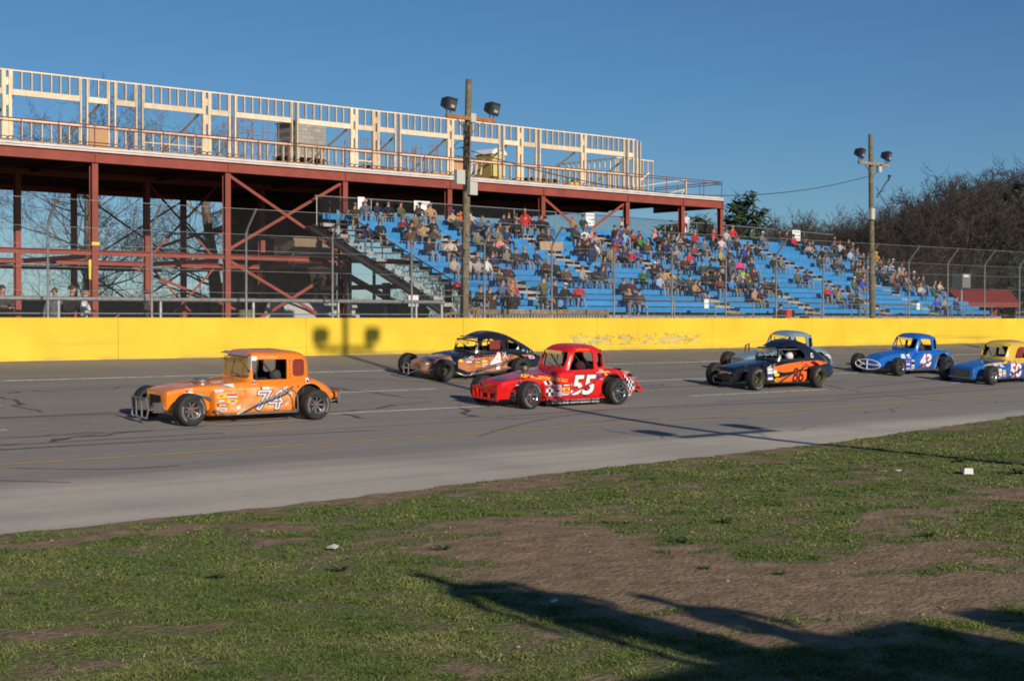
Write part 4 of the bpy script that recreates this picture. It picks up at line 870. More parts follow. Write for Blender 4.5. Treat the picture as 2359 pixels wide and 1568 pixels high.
CROWD = """
39.19/black/hair/brown 39.76/dark-brown/hair/black 40.91/black/long/blond 47.95/black/long/blond 48.62/charcoal/cap/black 66.80/black/hair/grey 76.37/royal-blue/hair/brown 77.23/light-grey/hair/brown 78.93/navy/hair/brown
41.00/slate-blue/hair/brown 41.54/red-and-blue/long/blond 44.59/black/cap/white 45.40/red-and-black/cap/blue 58.06/tan/hair/black 58.53/dark-maroon/hair/brown 65.84/khaki/hair/brown 67.24/navy-and-yellow/hair/blond
49.00/black/hair/brown 49.53/dark-maroon/hair/brown 53.98/tan/hair/brown 54.45/black/hair/brown 65.64/red/hair/black 66.60/slate-blue/hair/brown
41.94/dark-olive/cap/olive 52.25/pale-blue/hair/grey 53.06/grey/hair/black 53.58/navy/hair/brown 54.54/dark-olive/hair/brown 56.84/maroon/hair/brown 57.83/bright-blue/hair/grey 58.32/black/hair/blond 58.79/navy/cap/white 59.37/dark-green/hair/auburn 60.62/dark-grey/hair/brown 61.51/black/hair/brown 77.86/cream/hair/blond 79.84/green/hair/brown
43.04/dark-maroon/hood/blue 46.57/brown/cap/black 47.57/light-grey/cap/grey 48.38/black/cap/black 48.98/dark-grey/hair/brown 51.74/green/cap/black 53.30/tan/hair/brown 53.78/yellow/cap/grey 54.41/turquoise/cap/brown 56.66/black/hair/brown 57.13/black/hair/brown 57.60/dark-brown/hair/brown 58.72/dark-brown/hair/brown 59.28/slate-blue/hair/grey 59.99/brown/hair/brown 70.81/olive-grey/cap/white 71.78/royal-blue/cap/brown 77.05/dark-teal/hair/blond 81.51/black/hair/brown 81.98/cream/hair/brown
40.52/beige/cap/grey 41.37/white-spotted/long/brown 41.89/light-grey/hair/brown 42.36/white/hair/brown 45.94/dark-brown/hair/grey 46.52/black/hair/grey 53.25/black/cap/white 59.25/grey/hair/brown 60.64/lime-green/hood/green 61.52/dark-maroon/cap/blue 65.72/olive-grey/cap/grey 66.58/navy/hair/black 73.14/taupe/hair/brown 76.38/taupe/hair/brown 76.85/black/hair/blond 77.32/dark-brown/hair/blond 78.84/mauve-grey/hair/brown 79.60/black/hair/brown 80.07/dark-brown/hair/brown 81.06/dark-grey/hair/brown
42.36/charcoal/hair/brown 43.29/navy/hair/brown 50.46/charcoal/hair/brown 54.28/black/hair/brown 57.92/dark-teal/hair/brown 58.47/black/hair/grey 59.62/beige/hair/brown 73.16/dark-olive/hair/brown 73.67/black-and-yellow/hair/brown 76.80/black/hair/brown 78.82/charcoal/hair/grey 79.74/maroon/hair/brown 80.75/black/cap/white
44.71/plaid-grey/cap/cream 45.18/dark-brown/hair/brown 45.77/black/hair/grey 46.53/navy/cap/navy 57.26/dark-brown/hair/brown 61.06/charcoal/cap/grey 61.93/hot-pink/hair/brown 63.11/black/hair/grey 75.16/grey/hair/brown 76.24/navy/hair/brown 76.97/black/hair/brown 78.28/charcoal/cap/white 79.12/navy/cap/white 80.44/fawn-coloured/hair/brown
40.74/black/hair/brown 41.90/cream/hair/brown 42.37/black/hair/brown 44.50/black/hair/brown 45.23/dark-green/cap/grey 52.26/khaki/hair/brown 53.21/navy/hair/grey 53.68/red/cap/khaki 54.21/blue/hair/grey 57.08/dark-olive/cap/black 58.40/red/hair/brown 66.26/black/cap/brown 66.93/sage-green/hair/brown 72.84/dark-grey/hair/brown 75.11/charcoal/hair/brown 75.58/black/hair/brown 76.05/black/cap/orange 77.31/white/hair/white 79.20/lilac/hair/brown 80.19/sky-blue/hair/brown 81.64/pale-grey/hair/brown
44.73/black/hair/grey 45.37/pink/long/blond 50.67/black/long/brown 51.27/black/cap/brown 51.79/white/cap/red 52.34/grey/hair/brown 53.13/crimson/hair/brown 56.72/black/cap/orange 57.93/light-grey/hair/brown 61.95/yellow-and-navy/long/blond 62.81/black/hair/brown 64.58/black/long/brown 72.10/dark-green/hair/brown 74.44/grey/hair/brown 78.25/dark-grey/cap/orange 79.99/brown/hair/brown 81.19/dark-grey/hair/brown 81.82/black/cap/white
38.39/navy/cap/black 40.70/brown/cap/olive 41.98/dark-olive/cap/grey 44.66/sage-green/cap/olive 51.64/dark-brown/hair/brown 56.50/brown/hair/blond 57.94/navy/hair/brown 60.41/rust-coloured/long/brown 65.16/royal-blue/hair/brown 78.63/black/hair/blond
39.56/black/long/brown 41.23/black/cap/black 41.92/tan/hair/grey 45.87/grey/hair/brown 46.45/grey/long/brown 47.02/navy/hair/grey 49.35/black/long/brown 49.82/dark-grey/hair/grey 53.09/light-grey/long/brown 54.81/purple/long/brown 56.64/leaf-green/cap/red 58.67/dark-grey/hair/brown 62.15/grey/hair/brown 66.25/dark-grey/hair/brown 67.24/black/cap/black 74.40/black/hair/brown 75.03/charcoal/cap/black 75.85/dark-green/cap/blue 78.27/pale-blue/hair/brown 80.81/navy/hair/brown 81.48/mustard/hair/blond 81.95/golden-yellow/hood/yellow
41.22/maroon/cap/grey 43.04/black/hair/brown 45.24/black/long/auburn 46.41/black/cap/black 47.15/dark-olive/hair/brown 52.35/dark-green/long/brown 53.06/white/hair/brown 53.55/pink/long/blond 55.60/black/cap/navy 56.07/light-blue/cap/red 56.78/rust-coloured/long/brown 57.28/black/hair/brown 58.87/black/hair/blond 59.76/charcoal/hair/brown 60.49/pale-grey/hair/brown 61.17/black/long/brown 63.82/black/hair/blond 64.62/white-and-pink/cap/navy 66.10/black/hair/black 74.03/pink-and-grey/hair/grey 78.68/black/hair/brown 79.69/charcoal/hair/brown 80.34/grey/hair/brown
42.54/khaki-brown/cap/navy 45.06/dark-green/cap/tan 45.80/dark-grey/cap/white 46.47/slate-grey/hair/brown 48.85/black/cap/orange 55.92/black/hair/brown 56.59/royal-blue/hair/brown 57.06/brown/hair/brown 59.37/pink/hood/pink 62.91/crimson/hair/grey 74.60/black/long/brown 75.58/dark-grey/hair/brown 78.30/dark-brown/hair/brown 79.14/pale-grey/cap/red 80.95/black/hair/grey
39.59/dark-brown/cap/grey 45.28/sand-coloured/cap/purple 45.75/bright-orange/hood/orange 46.44/pale-grey/cap/black 48.48/navy/cap/black 48.95/black/hair/brown 49.42/dark-grey/cap/olive 50.06/red/hood/red 50.53/black/cap/black 51.00/black/hair/brown 51.47/black/cap/black 53.46/fawn-coloured/long/blond 61.58/black/hair/black 65.55/red/hair/brown 66.27/red/hair/brown 66.83/white-striped/hair/brown 70.51/mauve-grey/cap/white 74.35/red/long/brown 81.34/black/hair/brown
40.65/slate-grey/cap/cream 41.31/navy/cap/black 41.95/black/hair/brown 42.64/olive/hair/brown 43.73/dark-brown/cap/black 44.46/tan/cap/tan 50.63/bright-red/hair/blond 54.94/dark-green/hair/brown 58.16/white-patterned/long/auburn 68.39/bright-red/hair/blond 70.38/green/cap/black 73.45/black/cap/black 74.50/dark-brown/hair/brown 80.55/black/cap/black
"""
# ================================================================ people
skin_m = mat('skin', (.48, .25, .17), .6)
CLR = {'beige': (.45, .36, .25), 'black': (.014, .014, .016), 'black-and-yellow': (.10, .08, .02), 'blue': (.03, .08, .30), 'bright-blue': (.03, .26, .62), 'bright-orange': (.8, .10, .02), 'bright-red': (.62, .02, .015), 'brown': (.11, .06, .035), 'charcoal': (.05, .05, .055),
 'cream': (.58, .48, .38), 'crimson': (.45, .015, .03), 'dark-brown': (.045, .028, .02), 'dark-green': (.02, .045, .032), 'dark-grey': (.045, .045, .048), 'dark-maroon': (.07, .014, .018), 'dark-olive': (.06, .055, .028), 'dark-teal': (.02, .06, .065), 'fawn-coloured': (.30, .20, .11),
 'golden-yellow': (.65, .30, .02), 'green': (.02, .12, .05), 'grey': (.15, .15, .155), 'hot-pink': (.75, .04, .22), 'khaki': (.24, .19, .11), 'khaki-brown': (.19, .13, .075), 'leaf-green': (.07, .22, .03), 'light-blue': (.2, .4, .65), 'light-grey': (.33, .32, .33), 'lilac': (.3, .22, .45),
 'lime-green': (.25, .5, .06), 'maroon': (.16, .025, .035), 'mauve-grey': (.20, .16, .21), 'mustard': (.35, .2, .04), 'navy': (.018, .028, .085), 'navy-and-yellow': (.06, .07, .06), 'olive': (.12, .11, .05), 'olive-grey': (.11, .10, .07), 'pale-blue': (.32, .42, .55), 'pale-grey': (.42, .42, .42),
 'pink': (.75, .28, .28), 'pink-and-grey': (.45, .3, .3), 'plaid-grey': (.2, .19, .17), 'purple': (.14, .08, .4), 'red': (.5, .02, .02), 'red-and-black': (.45, .02, .025), 'red-and-blue': (.5, .05, .08), 'royal-blue': (.03, .06, .4), 'rust-coloured': (.25, .055, .025), 'sage-green': (.17, .18, .12),
 'sand-coloured': (.48, .33, .19), 'sky-blue': (.12, .3, .62), 'slate-blue': (.09, .12, .2), 'slate-grey': (.11, .12, .15), 'tan': (.42, .26, .13), 'taupe': (.2, .14, .1), 'turquoise': (.04, .3, .38), 'white': (.7, .7, .7), 'white-and-pink': (.68, .55, .55), 'white-patterned': (.5, .42, .4),
 'white-spotted': (.4, .4, .4), 'white-striped': (.45, .45, .45), 'yellow': (.75, .45, .08), 'yellow-and-navy': (.4, .36, .12), 'blond': (.36, .24, .10), 'auburn': (.2, .06, .025), 'orange': (.6, .16, .03)}
def cloth(c): return mat('cloth '+c, CLR[c], .85, var=.25, vs=9)
def skinned(V, E, Rr, lab, sub=1, slots=None):
    me = bpy.data.meshes.new('b'); me.from_pydata(V, E, []); o = link('b', me); md = o.modifiers.new('s', 'SKIN'); md.use_smooth_shade = True; md.branch_smoothing = .4
    for i, r in enumerate(Rr):
        sv = me.skin_vertices[0].data[i]; sv.radius = r if isinstance(r, tuple) else (r, r); sv.use_root = (i == 0)
    s = o.modifiers.new('u', 'SUBSURF'); s.levels = sub; s.render_levels = sub
    m2 = baked(o, 'body'); kill(o)
    P = np.array(V); A = np.array([P[a] for a, c in E]); B_ = np.array([P[c] for a, c in E]); AB = B_-A; L2 = (AB**2).sum(1)+1e-9; wts = np.array([max(1e-3, (max(Rr[a]) if isinstance(Rr[a], tuple) else Rr[a])) for a, c in E])
    mi = []
    for pl in m2.polygons:
        c = np.array(pl.center); t = np.clip(((c-A)*AB).sum(1)/L2, 0, 1); d = np.linalg.norm(A+AB*t[:, None]-c, axis=1); mi.append(lab[int(np.argmin(d))])
    m2.materials.clear()
    for q in (slots or [skin_m]*4): m2.materials.append(q)
    m2.polygons.foreach_set('material_index', mi); m2.update(); return m2
def figure(pose, rr, s=1.0):
    # labels: 0 skin, 1 top, 2 trousers, 3 shoes
    V = []; E = []; Rr = []; lab = []
    def v(x, y, z, r): V.append((x, y, z)); Rr.append(r); return len(V)-1
    def e(a, c, l): E.append((a, c)); lab.append(l)
    lean = rr.uniform(-.12, .04); tw = rr.uniform(-.08, .08)
    if pose == 'stand': hz = .92
    else: hz = .10
    pel = v(0, 0, hz, (.155, .115)); ab = v(0, lean*.3, hz+.16, (.15, .11)); ch = v(0, lean*.8, hz+.36, (.175, .12)); nk = v(tw*.2, lean, hz+.52, (.065, .06)); hb = v(tw*.3, lean-.02, hz+.60, (.075, .08)); hm = v(tw*.3, lean-.03, hz+.69, (.082, .098)); ht = v(tw*.3, lean-.025, hz+.775, (.055, .065)); no = v(tw*.3, lean-.135, hz+.67, .012)
    e(pel, ab, 1); e(ab, ch, 1); e(ch, nk, 1); e(nk, hb, 0); e(hb, hm, 0); e(hm, ht, 0); e(hm, no, 0)
    arm = rr.choice(['lap', 'lap', 'knee', 'fold'] if pose == 'sit' else ['down', 'fold'])
    if pose == 'camera': arm = 'camera'
    if pose == 'drive': arm = 'drive'
    for sd in (-1, 1):
        sh_ = v(sd*.19, lean*.9, hz+.43, (.075, .07)); e(ch, sh_, 1)
        if arm == 'lap': el = (sd*.27, lean-.06, hz+.17); wr = (sd*.09, -.27, hz+.10)
        elif arm == 'knee': el = (sd*.27, lean-.14, hz+.2); wr = (sd*.16, -.40, hz+.08)
        elif arm == 'fold': el = (sd*.27, lean-.10, hz+.18); wr = (-sd*.06, lean-.22, hz+.22+.02*sd)
        elif arm == 'camera': el = (sd*.26, -.22, hz+.36); wr = (sd*.09, -.26, hz+.60)
        elif arm == 'drive': el = (sd*.25, -.2, hz+.2); wr = (sd*.14, -.42, hz+.30)
        else: el = (sd*.26, lean+.02, hz+.14); wr = (sd*.27, -.08, hz-.1)
        eb = v(*el, .052); w_ = v(*wr, (.034, .028)); e(sh_, eb, 1); e(eb, w_, 1)
        d = (Vector(wr)-Vector(el)).normalized(); pm_ = Vector(wr)+d*.07; pa = v(*pm_, (.036, .02)); e(w_, pa, 0)
        sdv = d.cross(Vector((0, 0, 1))); sdv = sdv.normalized() if sdv.length > .1 else Vector((1, 0, 0))
        for fi, (off, ln) in enumerate(((-.027, .055), (-.009, .066), (.009, .062), (.027, .048))):
            a_ = pm_+sdv*off+d*.028; k1 = v(*a_, .0095); t1_ = a_+d*ln*.6+Vector((0, 0, -.012)); t2_ = t1_+d*ln*.3+Vector((0, 0, -.025)); k2 = v(*t1_, .0085); k3 = v(*t2_, .007)
            e(pa, k1, 0); e(k1, k2, 0); e(k2, k3, 0)
        th_ = Vector(wr)+d*.03+sdv*(-sd*.04); k1 = v(*th_, .010); k2 = v(*(th_+d*.035+sdv*(-sd*.02)), .009); e(w_, k1, 0); e(k1, k2, 0)
        hp = v(sd*.095, -.01, hz-.03, (.09, .085)); e(pel, hp, 2)
        if pose in ('sit', 'camera', 'drive'):
            kx = sd*rr.uniform(.10, .19); ky = -.46; kz = hz-.02+rr.uniform(0, .05); ax = kx+sd*rr.uniform(-.03, .05); ay = ky-rr.uniform(-.06, .10); az = hz-.46
            if pose == 'drive': az = hz-.0; ay = ky-.38
            kn = v(kx, ky, kz, .068); an = v(ax, ay, az, .042)
        else:
            kn = v(sd*.11, -.03, hz*.5, .062); an = v(sd*.12, .02, .09, .042); ax, ay, az = sd*.12, .02, .09
        toe = v(ax+sd*.02, ay-.16, az-.045, (.036, .028)); e(hp, kn, 2); e(kn, an, 2); e(an, toe, 3)
    V = [(x*s, y*s, z*s) for x, y, z in V]; Rr = [tuple(q*s for q in r) if isinstance(r, tuple) else r*s for r in Rr]
    head = Vector((tw*.3*s, (lean-.03)*s, (hz+.69)*s)); return V, E, Rr, lab, head
jeans = [mat('denim', (.09, .13, .2), .85), mat('dark trousers', (.03, .03, .035), .85), mat('khaki trousers', (.24, .2, .14), .85), mat('faded denim', (.2, .25, .33), .85)]
shoe = [mat('dark shoes', (.03, .025, .02), .7), mat('white shoes', (.5, .5, .5), .7)]
rp2 = random.Random(77); VAR = []
def headgear(kind, s=1.0):
    b = MB(); r = .098*s
    def dome(a0, a1, rx, ry, rz, z0=0, y0=0, n=14, m=6):
        b.rings([[Vector((rx*sin(a0+(a1-a0)*j/m)*cos(2*pi*i/n), y0+ry*sin(a0+(a1-a0)*j/m)*sin(2*pi*i/n), z0+rz*cos(a0+(a1-a0)*j/m))) for i in range(n)] for j in range(m+1)])
    if kind == 'cap': dome(.05, 1.5, r*1.0, r*1.16, r*1.12, .012*s); b.mesh([(x*s, y*s, z*s) for x, y, z in ((-.07, -.085, .03), (.07, -.085, .03), (.055, -.18, .012), (-.055, -.18, .012), (-.07, -.085, .018), (.07, -.085, .018), (.055, -.18, .004), (-.055, -.18, .004))], [(0, 1, 2, 3), (7, 6, 5, 4), (0, 3, 7, 4), (1, 5, 6, 2), (3, 2, 6, 7)])
    elif kind == 'hair': dome(.05, 1.75, r*.98, r*1.05, r*1.15, .012*s, .028*s)
    elif kind == 'long': dome(.05, 1.75, r*1.02, r*1.08, r*1.16, .012*s, .03*s); b.rings([[Vector((x*s*w, y*s, z*s)) for x, y in ((-.09, .02), (0, .10), (.09, .02), (.06, .0), (-.06, .0))] for z, w in ((.04, 1), (-.1, 1.15), (-.24, .8))])
    elif kind == 'hood': dome(.05, 2.2, r*1.15, r*1.22, r*1.25, 0, .03*s)
    elif kind == 'helmet': dome(.02, 2.4, r*1.35, r*1.5, r*1.4, 0, .0)
    return b.data(kind, [skin_m], True, 60)
HG = {k: headgear(k) for k in ('cap', 'hair', 'long', 'hood', 'helmet')}
for pose, n in (('sit', 7), ('stand', 3), ('camera', 1), ('drive', 1)):
    for i in range(n):
        V, E, Rr, lab, hd = figure(pose, rp2); VAR.append((pose, skinned(V, E, Rr, lab), hd))
PERS = {p: [(m, h) for q, m, h in VAR if q == p] for p in ('sit', 'stand', 'camera', 'drive')}
pid = [0]
def person(pose, loc, rz, top, hg, hc, label, group=None, s=1.0, trousers=None):
    pid[0] += 1; me, hd = PERS[pose][pid[0] % len(PERS[pose])]
    o = link('person', me); o.location = loc; o.rotation_euler = (0, 0, rz); o.scale = (s*rp2.uniform(.97, 1.15), s*rp2.uniform(.97, 1.1), s*rp2.uniform(.93, 1.06) if pose == 'sit' else s); tag(o, label, 'person', group)
    ms = [skin_m, cloth(top), trousers or jeans[pid[0]*7 % 4], shoe[pid[0] % 5 == 0]]
    for i, m in enumerate(ms): o.material_slots[i].link = 'OBJECT'; o.material_slots[i].material = m
    h = link({'cap': 'cap', 'hair': 'hair', 'long': 'hair', 'hood': 'hood', 'helmet': 'helmet'}[hg], HG[hg], o, hd); h.material_slots[0].link = 'OBJECT'
    h.material_slots[0].material = cloth(hc) if hg in ('cap', 'hood', 'helmet') else mat('hair '+hc, {'brown': (.045, .026, .016), 'grey': (.22, .21, .2), 'blond': (.34, .22, .09), 'black': (.012, .011, .011), 'white': (.5, .5, .5), 'auburn': (.17, .05, .02)}.get(hc, (.05, .03, .02)), .7)
    return o
num = ordw
for k, row in enumerate(CROWD.strip().split('\n')):
    ent = [r.split('/') for r in row.split()]
    for i, (x, top, hg, hc) in enumerate(ent):
        x = float(x); y = Y0+k*PY+.16+BY(x); z = Z0+k*PZ-.02
        hd_ = {'cap': hc+' cap', 'hair': hc+' hair', 'long': 'long '+hc+' hair', 'hood': hc+' hood'}[hg]
        rowname = 'top bench' if k == 15 else ('lowest bench' if k == 0 else 'bench row '+num[k])
        lab = '%s top with %s, %s from the stair end on %s' % (top, hd_, num[i] if i < 20 else ordn(i), rowname)
        top = {'fawn-coloured': 'fawn-coloured'}.get(top, top)
        cs = .77 if (hg == 'hood' and hc in ('pink', 'orange')) or top in ('lilac',) else .91
        turn = R(rp2.uniform(-32, 14)); person('sit', (x, y, z), turn, top, hg, hc, lab, 'spectators seated on the blue benches', cs)
gnd = 1.47
B_ = [('camera', (G_(1152, 0+49.0), 49.0+.15, Z0+4*PZ-.02), 0, 'black', 'hair', 'brown', 'person in black with raised camera beside the large wooden pole, on the fifth bench row')]
def at(u, Y): return (G_(u, Y), Y)
ST = [(at(1884/1.1937+.5, 57.4), Z0+15*PZ, .72, 'white', 'hair', 'brown', 'child in long white shirt standing on the top bench by the number five sign', -.3),
 (at(1252, 46.1), 2.42, 1.0, 'olive', 'hair', 'black', 'person in olive jacket and black trousers standing in the stair aisle, facing the benches', pi), (at(1278, 46.6), 2.38, .97, 'black', 'hair', 'black', 'person in black shirt and jeans walking down beside the olive jacket', .3),
 (at(1803, 46.2), 1.35, 1.02, 'black', 'hair', 'black', 'tall dark figure standing at the hand rail before the benches, taller of two', pi), (at(1857, 46.6), 1.3, .93, 'black', 'hair', 'black', 'shorter dark figure standing at the hand rail, next to the taller one', pi),
 (at(1180, 45.9), 2.0, .9, 'black', 'long', 'blond', 'woman in black with long fair hair standing behind the platform railing', pi), (at(1131, 45.5), 1.75, .95, 'dark-brown', 'hair', 'black', 'man in dark brown jacket leaning at the platform corner', .5),
 (at(5, 40.2), gnd, 1.05, 'charcoal', 'hair', 'brown', 'person in dark coat behind the wall, cut by the photo edge', .2), (at(125, 40.6), gnd, 1.02, 'slate-grey', 'hair', 'brown', 'dark-haired person in grey behind the fence post, beside the column', -.5), (at(158, 40.2), gnd, 1.07, 'black', 'hair', 'brown', 'tall man in black jacket between the grey top and the tan cap', .4),
 (at(194, 40.0), gnd, .98, 'white', 'cap', 'tan', 'person in tan cap and white shirt standing behind the yellow wall', .9), (at(339, 40.2), gnd, 1.0, 'charcoal', 'cap', 'charcoal', 'lone person in dark cap looking along the fence behind the wall', 1.1),
 (at(651, 60), 1.3, .7, 'dark-brown', 'hair', 'brown', 'small figure in the shade below the cross braces, nearer the shed', .2), (at(640, 62), 1.3, .6, 'dark-maroon', 'hair', 'brown', 'smallest figure in the shade below the cross braces', .2)]
for (xy, z, s, top, hg, hc, lab, rz) in ST:
    person('stand', (xy[0], xy[1], z), rz, top, hg, hc, lab, None, s, jeans[1])
# things left on the benches
o = MB().box(-.8, .8, -.25, .02, .05, .4); 
b = MB(); b.rings([[Vector((x, y, z+.03*sin(x*9))) for y, z in ((.1, .06), (-.5, .08), (-.56, -.35), (-.52, -.36), (-.44, .04), (.1, .02))] for x in (-.75, -.4, 0, .4, .75)]); o = b.obj('blanket', mat('tan blanket', (.42, .29, .19), .9, var=.15), smooth=True); kx = G_(1497/1.0/1.1937*1.0, 53.9); o.location = (kx, Y0+11*PY+.1+BY(kx), Z0+11*PZ+.06); tag(o, 'tan blanket spread over the laps of the couple in black', 'blanket')
b = MB(); b.rings([[Vector((x*s, y*s, z)) for x, y in ((-.2, -.1), (.2, -.1), (.2, .1), (-.2, .1))] for z, s in ((0, 1), (.2, 1.05), (.3, .7))]); o = b.obj('bag', mat('red bag', (.55, .02, .03), .7)); o.location = (G_(1062, 48.9)-.2, Y0+4*PY-.18, Z0+4*PZ-.40); tag(o, 'red bag on the footboard right beside the large wooden pole', 'bag')
b = MB(); b.rings([[Vector((.3*cos(a)*s, z, .42*sin(a)*s+.4)) for a in [2*pi*i/12 for i in range(12)]] for z, s in ((-.1, .6), (0, 1), (.12, .8))]); o = b.obj('backpack', cloth('navy'), smooth=True); o.location = (G_(1610/1.1937+10, 51.8), Y0+8*PY, Z0+8*PZ-.05); tag(o, 'dark blue backpack standing on a middle bench between seated men', 'backpack')
b = MB(); b.rings([[Vector((x*s, y*s, z)) for x, y in ((-.3, -.2), (.3, -.2), (.3, .2), (-.3, .2))] for z, s in ((0, 1), (.28, 1))]); b.box(-.31, .31, -.21, .21, .285, .34); o = b.obj('cooler', mat('red cooler', (.6, .05, .03), .5)); o.location = (58.3, 46.2, 2.45); tag(o, 'small red cooler on the concrete just before the distant pole', 'cooler')
# unseen vehicles, people and boxes, placed and sized to throw the near shadows
trl = thing('race_transporter', 'unseen tall white race transporter, sized to throw the straight near shadow', 'transporter', (5.42, -4.65, 0))
wv = mat('trailer white', (.7, .7, .7), .4)
b = MB(); b.rings([[Vector((x, y, z)) for y, z in ((-.8, .9), (1.75, .9), (1.75, 4.02), (1.68, 4.1), (-.73, 4.1), (-.8, 4.02))] for x in (0, 3.1)]); b.obj('box', wv, trl)
b = MB(); b.box(.1, 3.0, 1.752, 1.76, 2.2, 2.5); b.obj('side_stripe', mat('dark red stripe', (.3, .02, .02), .4), trl)
for x in (1.0, 2.1):
    for y in (-.6, 1.55): b = MB(); b.lathe([(.02, -.14), (.46, -.14), (.5, 0), (.46, .14), (.02, .14)], 20, Matrix.Translation((x, y, .5)) @ Matrix.Rotation(R(90), 4, 'X')); b.obj('wheel', dark, trl)
b = MB(); b.box(.2, 2.9, -.3, 1.2, .7, .895); b.obj('chassis', dark, trl)
van = thing('motorhome', 'unseen pale motorhome beside the race transporter, sized to throw the near shadow', 'motorhome', (8.92, -4.75, 0))
b = MB(); b.rings([[Vector((x, y, z)) for x, z in ((0, .45), (5.4, .45), (5.6, 1.3), (5.2, 2.4), (4.4, 3.62), (4.1, 3.69), (.15, 3.69), (0, 3.5))] for y in (-.6, 1.6)]); b.obj('body', wv, van)
for x in (1.2, 2.6): b = MB(); b.box(x, x+.9, 1.602, 1.61, 1.7, 2.4); b.obj('window', dark, van)
for x in (1.0, 4.5):
    for y in (-.45, 1.5): b = MB(); b.lathe([(.02, -.1), (.38, -.1), (.42, 0), (.38, .1), (.02, .1)], 20, Matrix.Translation((x, y, .42)) @ Matrix.Rotation(R(90), 4, 'X')); b.obj('wheel', dark, van)
person('stand', (6.26, -3.25, 4.1), 0, 'grey', 'cap', 'grey', 'unseen person in grey cap on the transporter roof, casting the long thin shadow', None, 1.08)
person('stand', (6.49, -3.45, 4.1), .1, 'dark-green', 'hair', 'brown', 'unseen bare-headed person in dark green, added to thicken the long thin shadow', None, .98)  # extra person beside the first, added to thicken the long shadow, as is the next
person('stand', (6.72, -3.3, 4.1), -.1, 'brown', 'hair', 'grey', 'unseen shorter grey-haired person in brown, added to widen the long thin shadow', None, .88)
b = MB(); b.box(-.27, .27, -.25, .25, 0, .86); b.box(-.29, .29, -.27, .27, .865, .93); o = b.obj('shadow_crate', dark); o.location = (6.49, -3.8, 4.1); tag(o, 'unseen dark crate behind the rooftop trio, added to make their shadow solid', 'crate')  # unseen box added to fill the lower half of the group's shadow
person('sit', (7.42, -3.03, 4.1), .2, 'blue', 'cap', 'black', 'unseen person in blue top sitting on the transporter roof, casting a near shadow')
b = MB(); b.rings([[Vector((x, y, z)) for x, z in ((-.5, 0), (-.2, .5), (.2, .5), (.6, 0))] for y in (0, .4)]); o = b.obj('equipment_case', dark); o.location = (9.3, -3.7, 3.695); tag(o, 'unseen dark sloped case on the motorhome roof, casting part of the near shadow', 'case')
# ================================================================ race cars
rubber = mat('tyre rubber', (.028, .027, .026), .75, var=.25, vs=12); chrome = mat('chrome', (.75, .75, .75), .12, metal=1); silver = mat('silver rim', (.45, .45, .46), .32, metal=.9)
inside = mat('black interior', (.012, .012, .013), .8); tubem = mat('grey tube', (.30, .30, .31), .35, metal=.7); ltr = mat('white lettering', (.75, .75, .75), .5)
yel = mat('sticker yellow', (.80, .62, .02), .4); red = mat('sticker red', (.60, .02, .03), .4); blu = mat('sticker blue', (.04, .07, .4), .4); blk = mat('sticker black', (.01, .01, .012), .4); whi = mat('sticker white', (.78, .78, .78), .4); orn = mat('sticker orange', (.85, .25, .02), .4)
def sgnp(v, p): return math.copysign(abs(v)**p, v)
def hull(st, n=36, ex=5.0, mi=0, b=None):
    b = b or MB(); rings = []
    for q in st:
        x, zb, zt, hw = q[:4]; tum = q[4] if len(q) > 4 else .05; e = q[5] if len(q) > 5 else ex; r = []
        zc, hz = (zb+zt)/2, (zt-zb)/2
        for i in range(n):
            a = 2*pi*(i+.5)/n; z = zc+hz*sgnp(sin(a), 2/e); y = hw*sgnp(cos(a), 2/e)*(1-tum*(z-zb)/(zt-zb)*1.0); r.append(Vector((x, y, z)))
        rings.append(r)
    b.rings(rings); return b
def plan(levels, n=40, ex=6.0):
    b = MB(); rings = []
    for q in levels:
        z, xf, xr, hw = q[:4]; e = q[4] if len(q) > 4 else ex; xc = (xf+xr)/2; hx = (xf-xr)/2
        rings.append([Vector((xc+hx*sgnp(cos(2*pi*(i+.5)/n), 2/e), hw*sgnp(sin(2*pi*(i+.5)/n), 2/e), z)) for i in range(n)])
    b.rings(rings); return b
def prism(poly, axis, lo, hi):      # poly in (x,z) for axis y, in (y,z) for axis x
    b = MB(); b.rings([[Vector((p[0], t, p[1])) if axis == 'y' else Vector((t, p[0], p[1])) for p in poly] for t in (lo, hi)]); return b
def rnd(x0, x1, z0, z1, r=.06, n=5):
    P = []
    for cx, cz, a0 in ((x1-r, z1-r, 0), (x0+r, z1-r, 90), (x0+r, z0+r, 180), (x1-r, z0+r, 270)):
        for i in range(n+1): a = R(a0+90*i/n); P.append((cx+r*cos(a), cz+r*sin(a)))
    return P
def boolean(b, cutters, name, mats, ang=32):
    o = b.obj('t', mats); tmp = []
    for c in cutters:
        c_o = c.obj('c', mats); tmp.append(c_o); m = o.modifiers.new('b', 'BOOLEAN'); m.operation = 'DIFFERENCE'; m.object = c_o; m.solver = 'EXACT'
    me = baked(o, name); kill(o)
    for t in tmp: kill(t)
    me.shade_smooth(); me.set_sharp_from_angle(angle=R(ang)); return me
def solid(b): return b
tyre_prof = [(.175, -.125), (.20, -.14), (.27, -.145), (.30, -.135), (.318, -.11), (.322, -.07), (.322, .07), (.318, .11), (.30, .135), (.27, .145), (.20, .14), (.175, .125)]
_b = MB(); _b.lathe(tyre_prof, 40, Matrix.Rotation(R(-90), 4, 'X'))
for gg in (-.045, .045): _b.lathe([(.3235, gg-.006), (.3235, gg+.006)], 40, Matrix.Rotation(R(-90), 4, 'X'))
TYRE = _b.data('tyre', rubber, True, 50)
